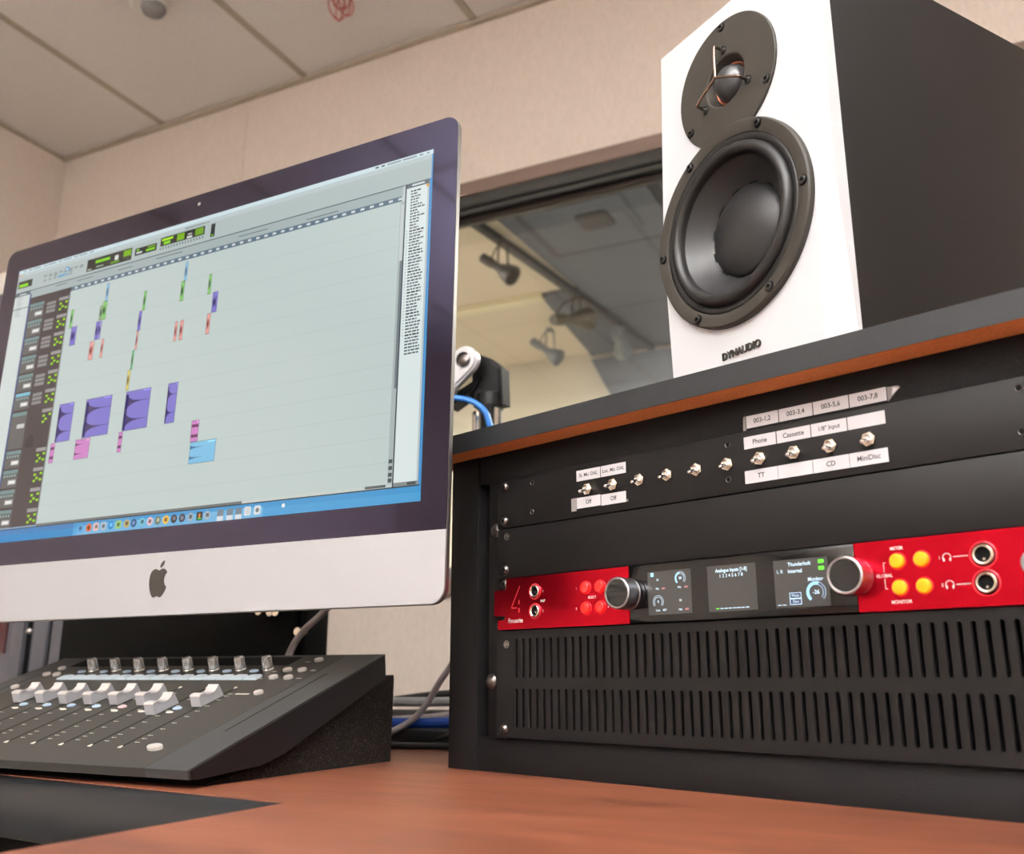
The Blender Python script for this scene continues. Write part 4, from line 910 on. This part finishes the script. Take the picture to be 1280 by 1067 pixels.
bo = MB(); oval(bo, -66.9, 33, 7.4, 4.4, 3, 'btnsil'); bo.build('button', cs)
for (x_, y_, w_) in ((-78, 238.5, 7), (-97, 211, 6), (-52, 212.5, 6), (-97, 191, 5), (-52, 192, 6), (-84, 152, 16), (-52, 214.5, 5)): ink.box(x_-w_/2, x_+w_/2, y_-.5, y_+.5, 0, .06, 'cream')
ink.box(-92, -76, 149.8, 150.8, 0, .06, 'cream')
body_mb.build('body', cs)
t = thing('foam_wedge', 'black speckled foam wedge propping up the control surface', 'foam wedge', (-.531, .8184, DESK), (0, 0, R(-1.1)), scale=MM)
fw = [(-2, 0), (0, 76), (-1, 80.6), (-16, 79.2), (-40, 70.0), (-90, 51), (-160, 20.6), (-200, 7.2), (-240, 1.6), (-245, 0)]
MB().prism(fw, -450, -2, 'foam', X=Matrix(((0, 0, 1, 0), (1, 0, 0, 0), (0, 1, 0, 0), (0, 0, 0, 1)))).build('wedge_block', t)

# ================================================================== LEFT BACKGROUND: tower, white box, black case
t = thing('equipment_tower', 'tall grey equipment rack tower behind the left of the computer', 'equipment rack', (-1.555, 1.30, 0))
zb = CAMZ
MB().box(-.50, 0, 0, .45, 0, zb+.85, 'towerfr', .002).build('frame_body', t)
for x0, x1, z0, z1 in ((-.19, -.158, zb-.5, zb+.8), (-.125, -.089, zb-.5, zb+.8), (-.075, -.045, zb-.5, zb+.8)):
    MB().box(x0, x1, -.008, 0, z0, z1, 'towerfr', .001).build('upright', t)
MB().box(-.146, -.140, -.003, 0, zb-.5, zb+.8, 'blk_void').box(-.085, -.078, -.004, 0, zb-.5, zb+.8, 'blk_void').box(-.042, 0, -.004, 0, zb-.5, zb+.8, 'csside').box(-.152, -.149, -.003, 0, zb-.5, zb+.8, 'blk_void').build('gap_shade_strip', t)  # dark strips put in for the shade between the uprights
MB().box(-.46, -.213, -.004, 0, zb+.048, zb+.25, mat('dark red display', (40, 12, 16), .3, emit=(60, 8, 12), estr=.4)).build('display_panel', t)
MB().lathe([(0, 0), (.006, 0), (.006, .006), (.003, .01), (0, .0105)], 'chrome', Matrix.Translation((-.143, 0, zb+.089)) @ FACE, 16, cap=False).build('screw', t)
tag(MB().box(-2.03, -1.62, 1.33, 1.6, zb+.8505, zb+.925, 'whtplastic', .004).build('white_box'), 'white box lying on top of the grey equipment tower', 'box')
t = thing('equipment_case', 'black equipment case standing on the desk behind the control surface', 'equipment case', (-1.17, 1.06, DESK))
MB().box(-.146, .318, 0, .05, 0, .27, 'blk_void', .003).build('case_body', t)
MB().box(.325, .335, .0, .05, 0, .27, 'blk_void', .002).box(.318, .325, .01, .04, 0.02, .26, 'blk_void').build('end_plate', t)
for x_, z_ in ((.26, .168), (.28, .166), (.29, .166), (.33, .138)): MB().rod((x_, -.012, z_), (x_, .002, z_), .006, 'nickel', 12).build('plug', t)

# ================================================================== CAMERA, WORLD
cam = bpy.data.cameras.new('camera'); co = bpy.data.objects.new('camera', cam); COL.objects.link(co)
cam.sensor_fit = 'HORIZONTAL'; cam.sensor_width = 36; cam.lens = 1187.6/1280*36
co.location = (0, 0, CAMZ); co.rotation_euler = (R(90+14.79), 0, R(26.23))
cam.clip_start = .01
cam.dof.use_dof = True; cam.dof.focus_distance = .78; cam.dof.aperture_fstop = 8.
SC.camera = co
wd = bpy.data.worlds.new('world'); SC.world = wd; wd.use_nodes = True
wd.node_tree.nodes['Background'].inputs[0].default_value = (.9, .85, .8, 1); wd.node_tree.nodes['Background'].inputs[1].default_value = .05
vs = SC.view_settings; vs.view_transform = 'Standard'; vs.look = 'None'; vs.exposure = -.06; vs.gamma = 1; vs.use_curve_mapping = False
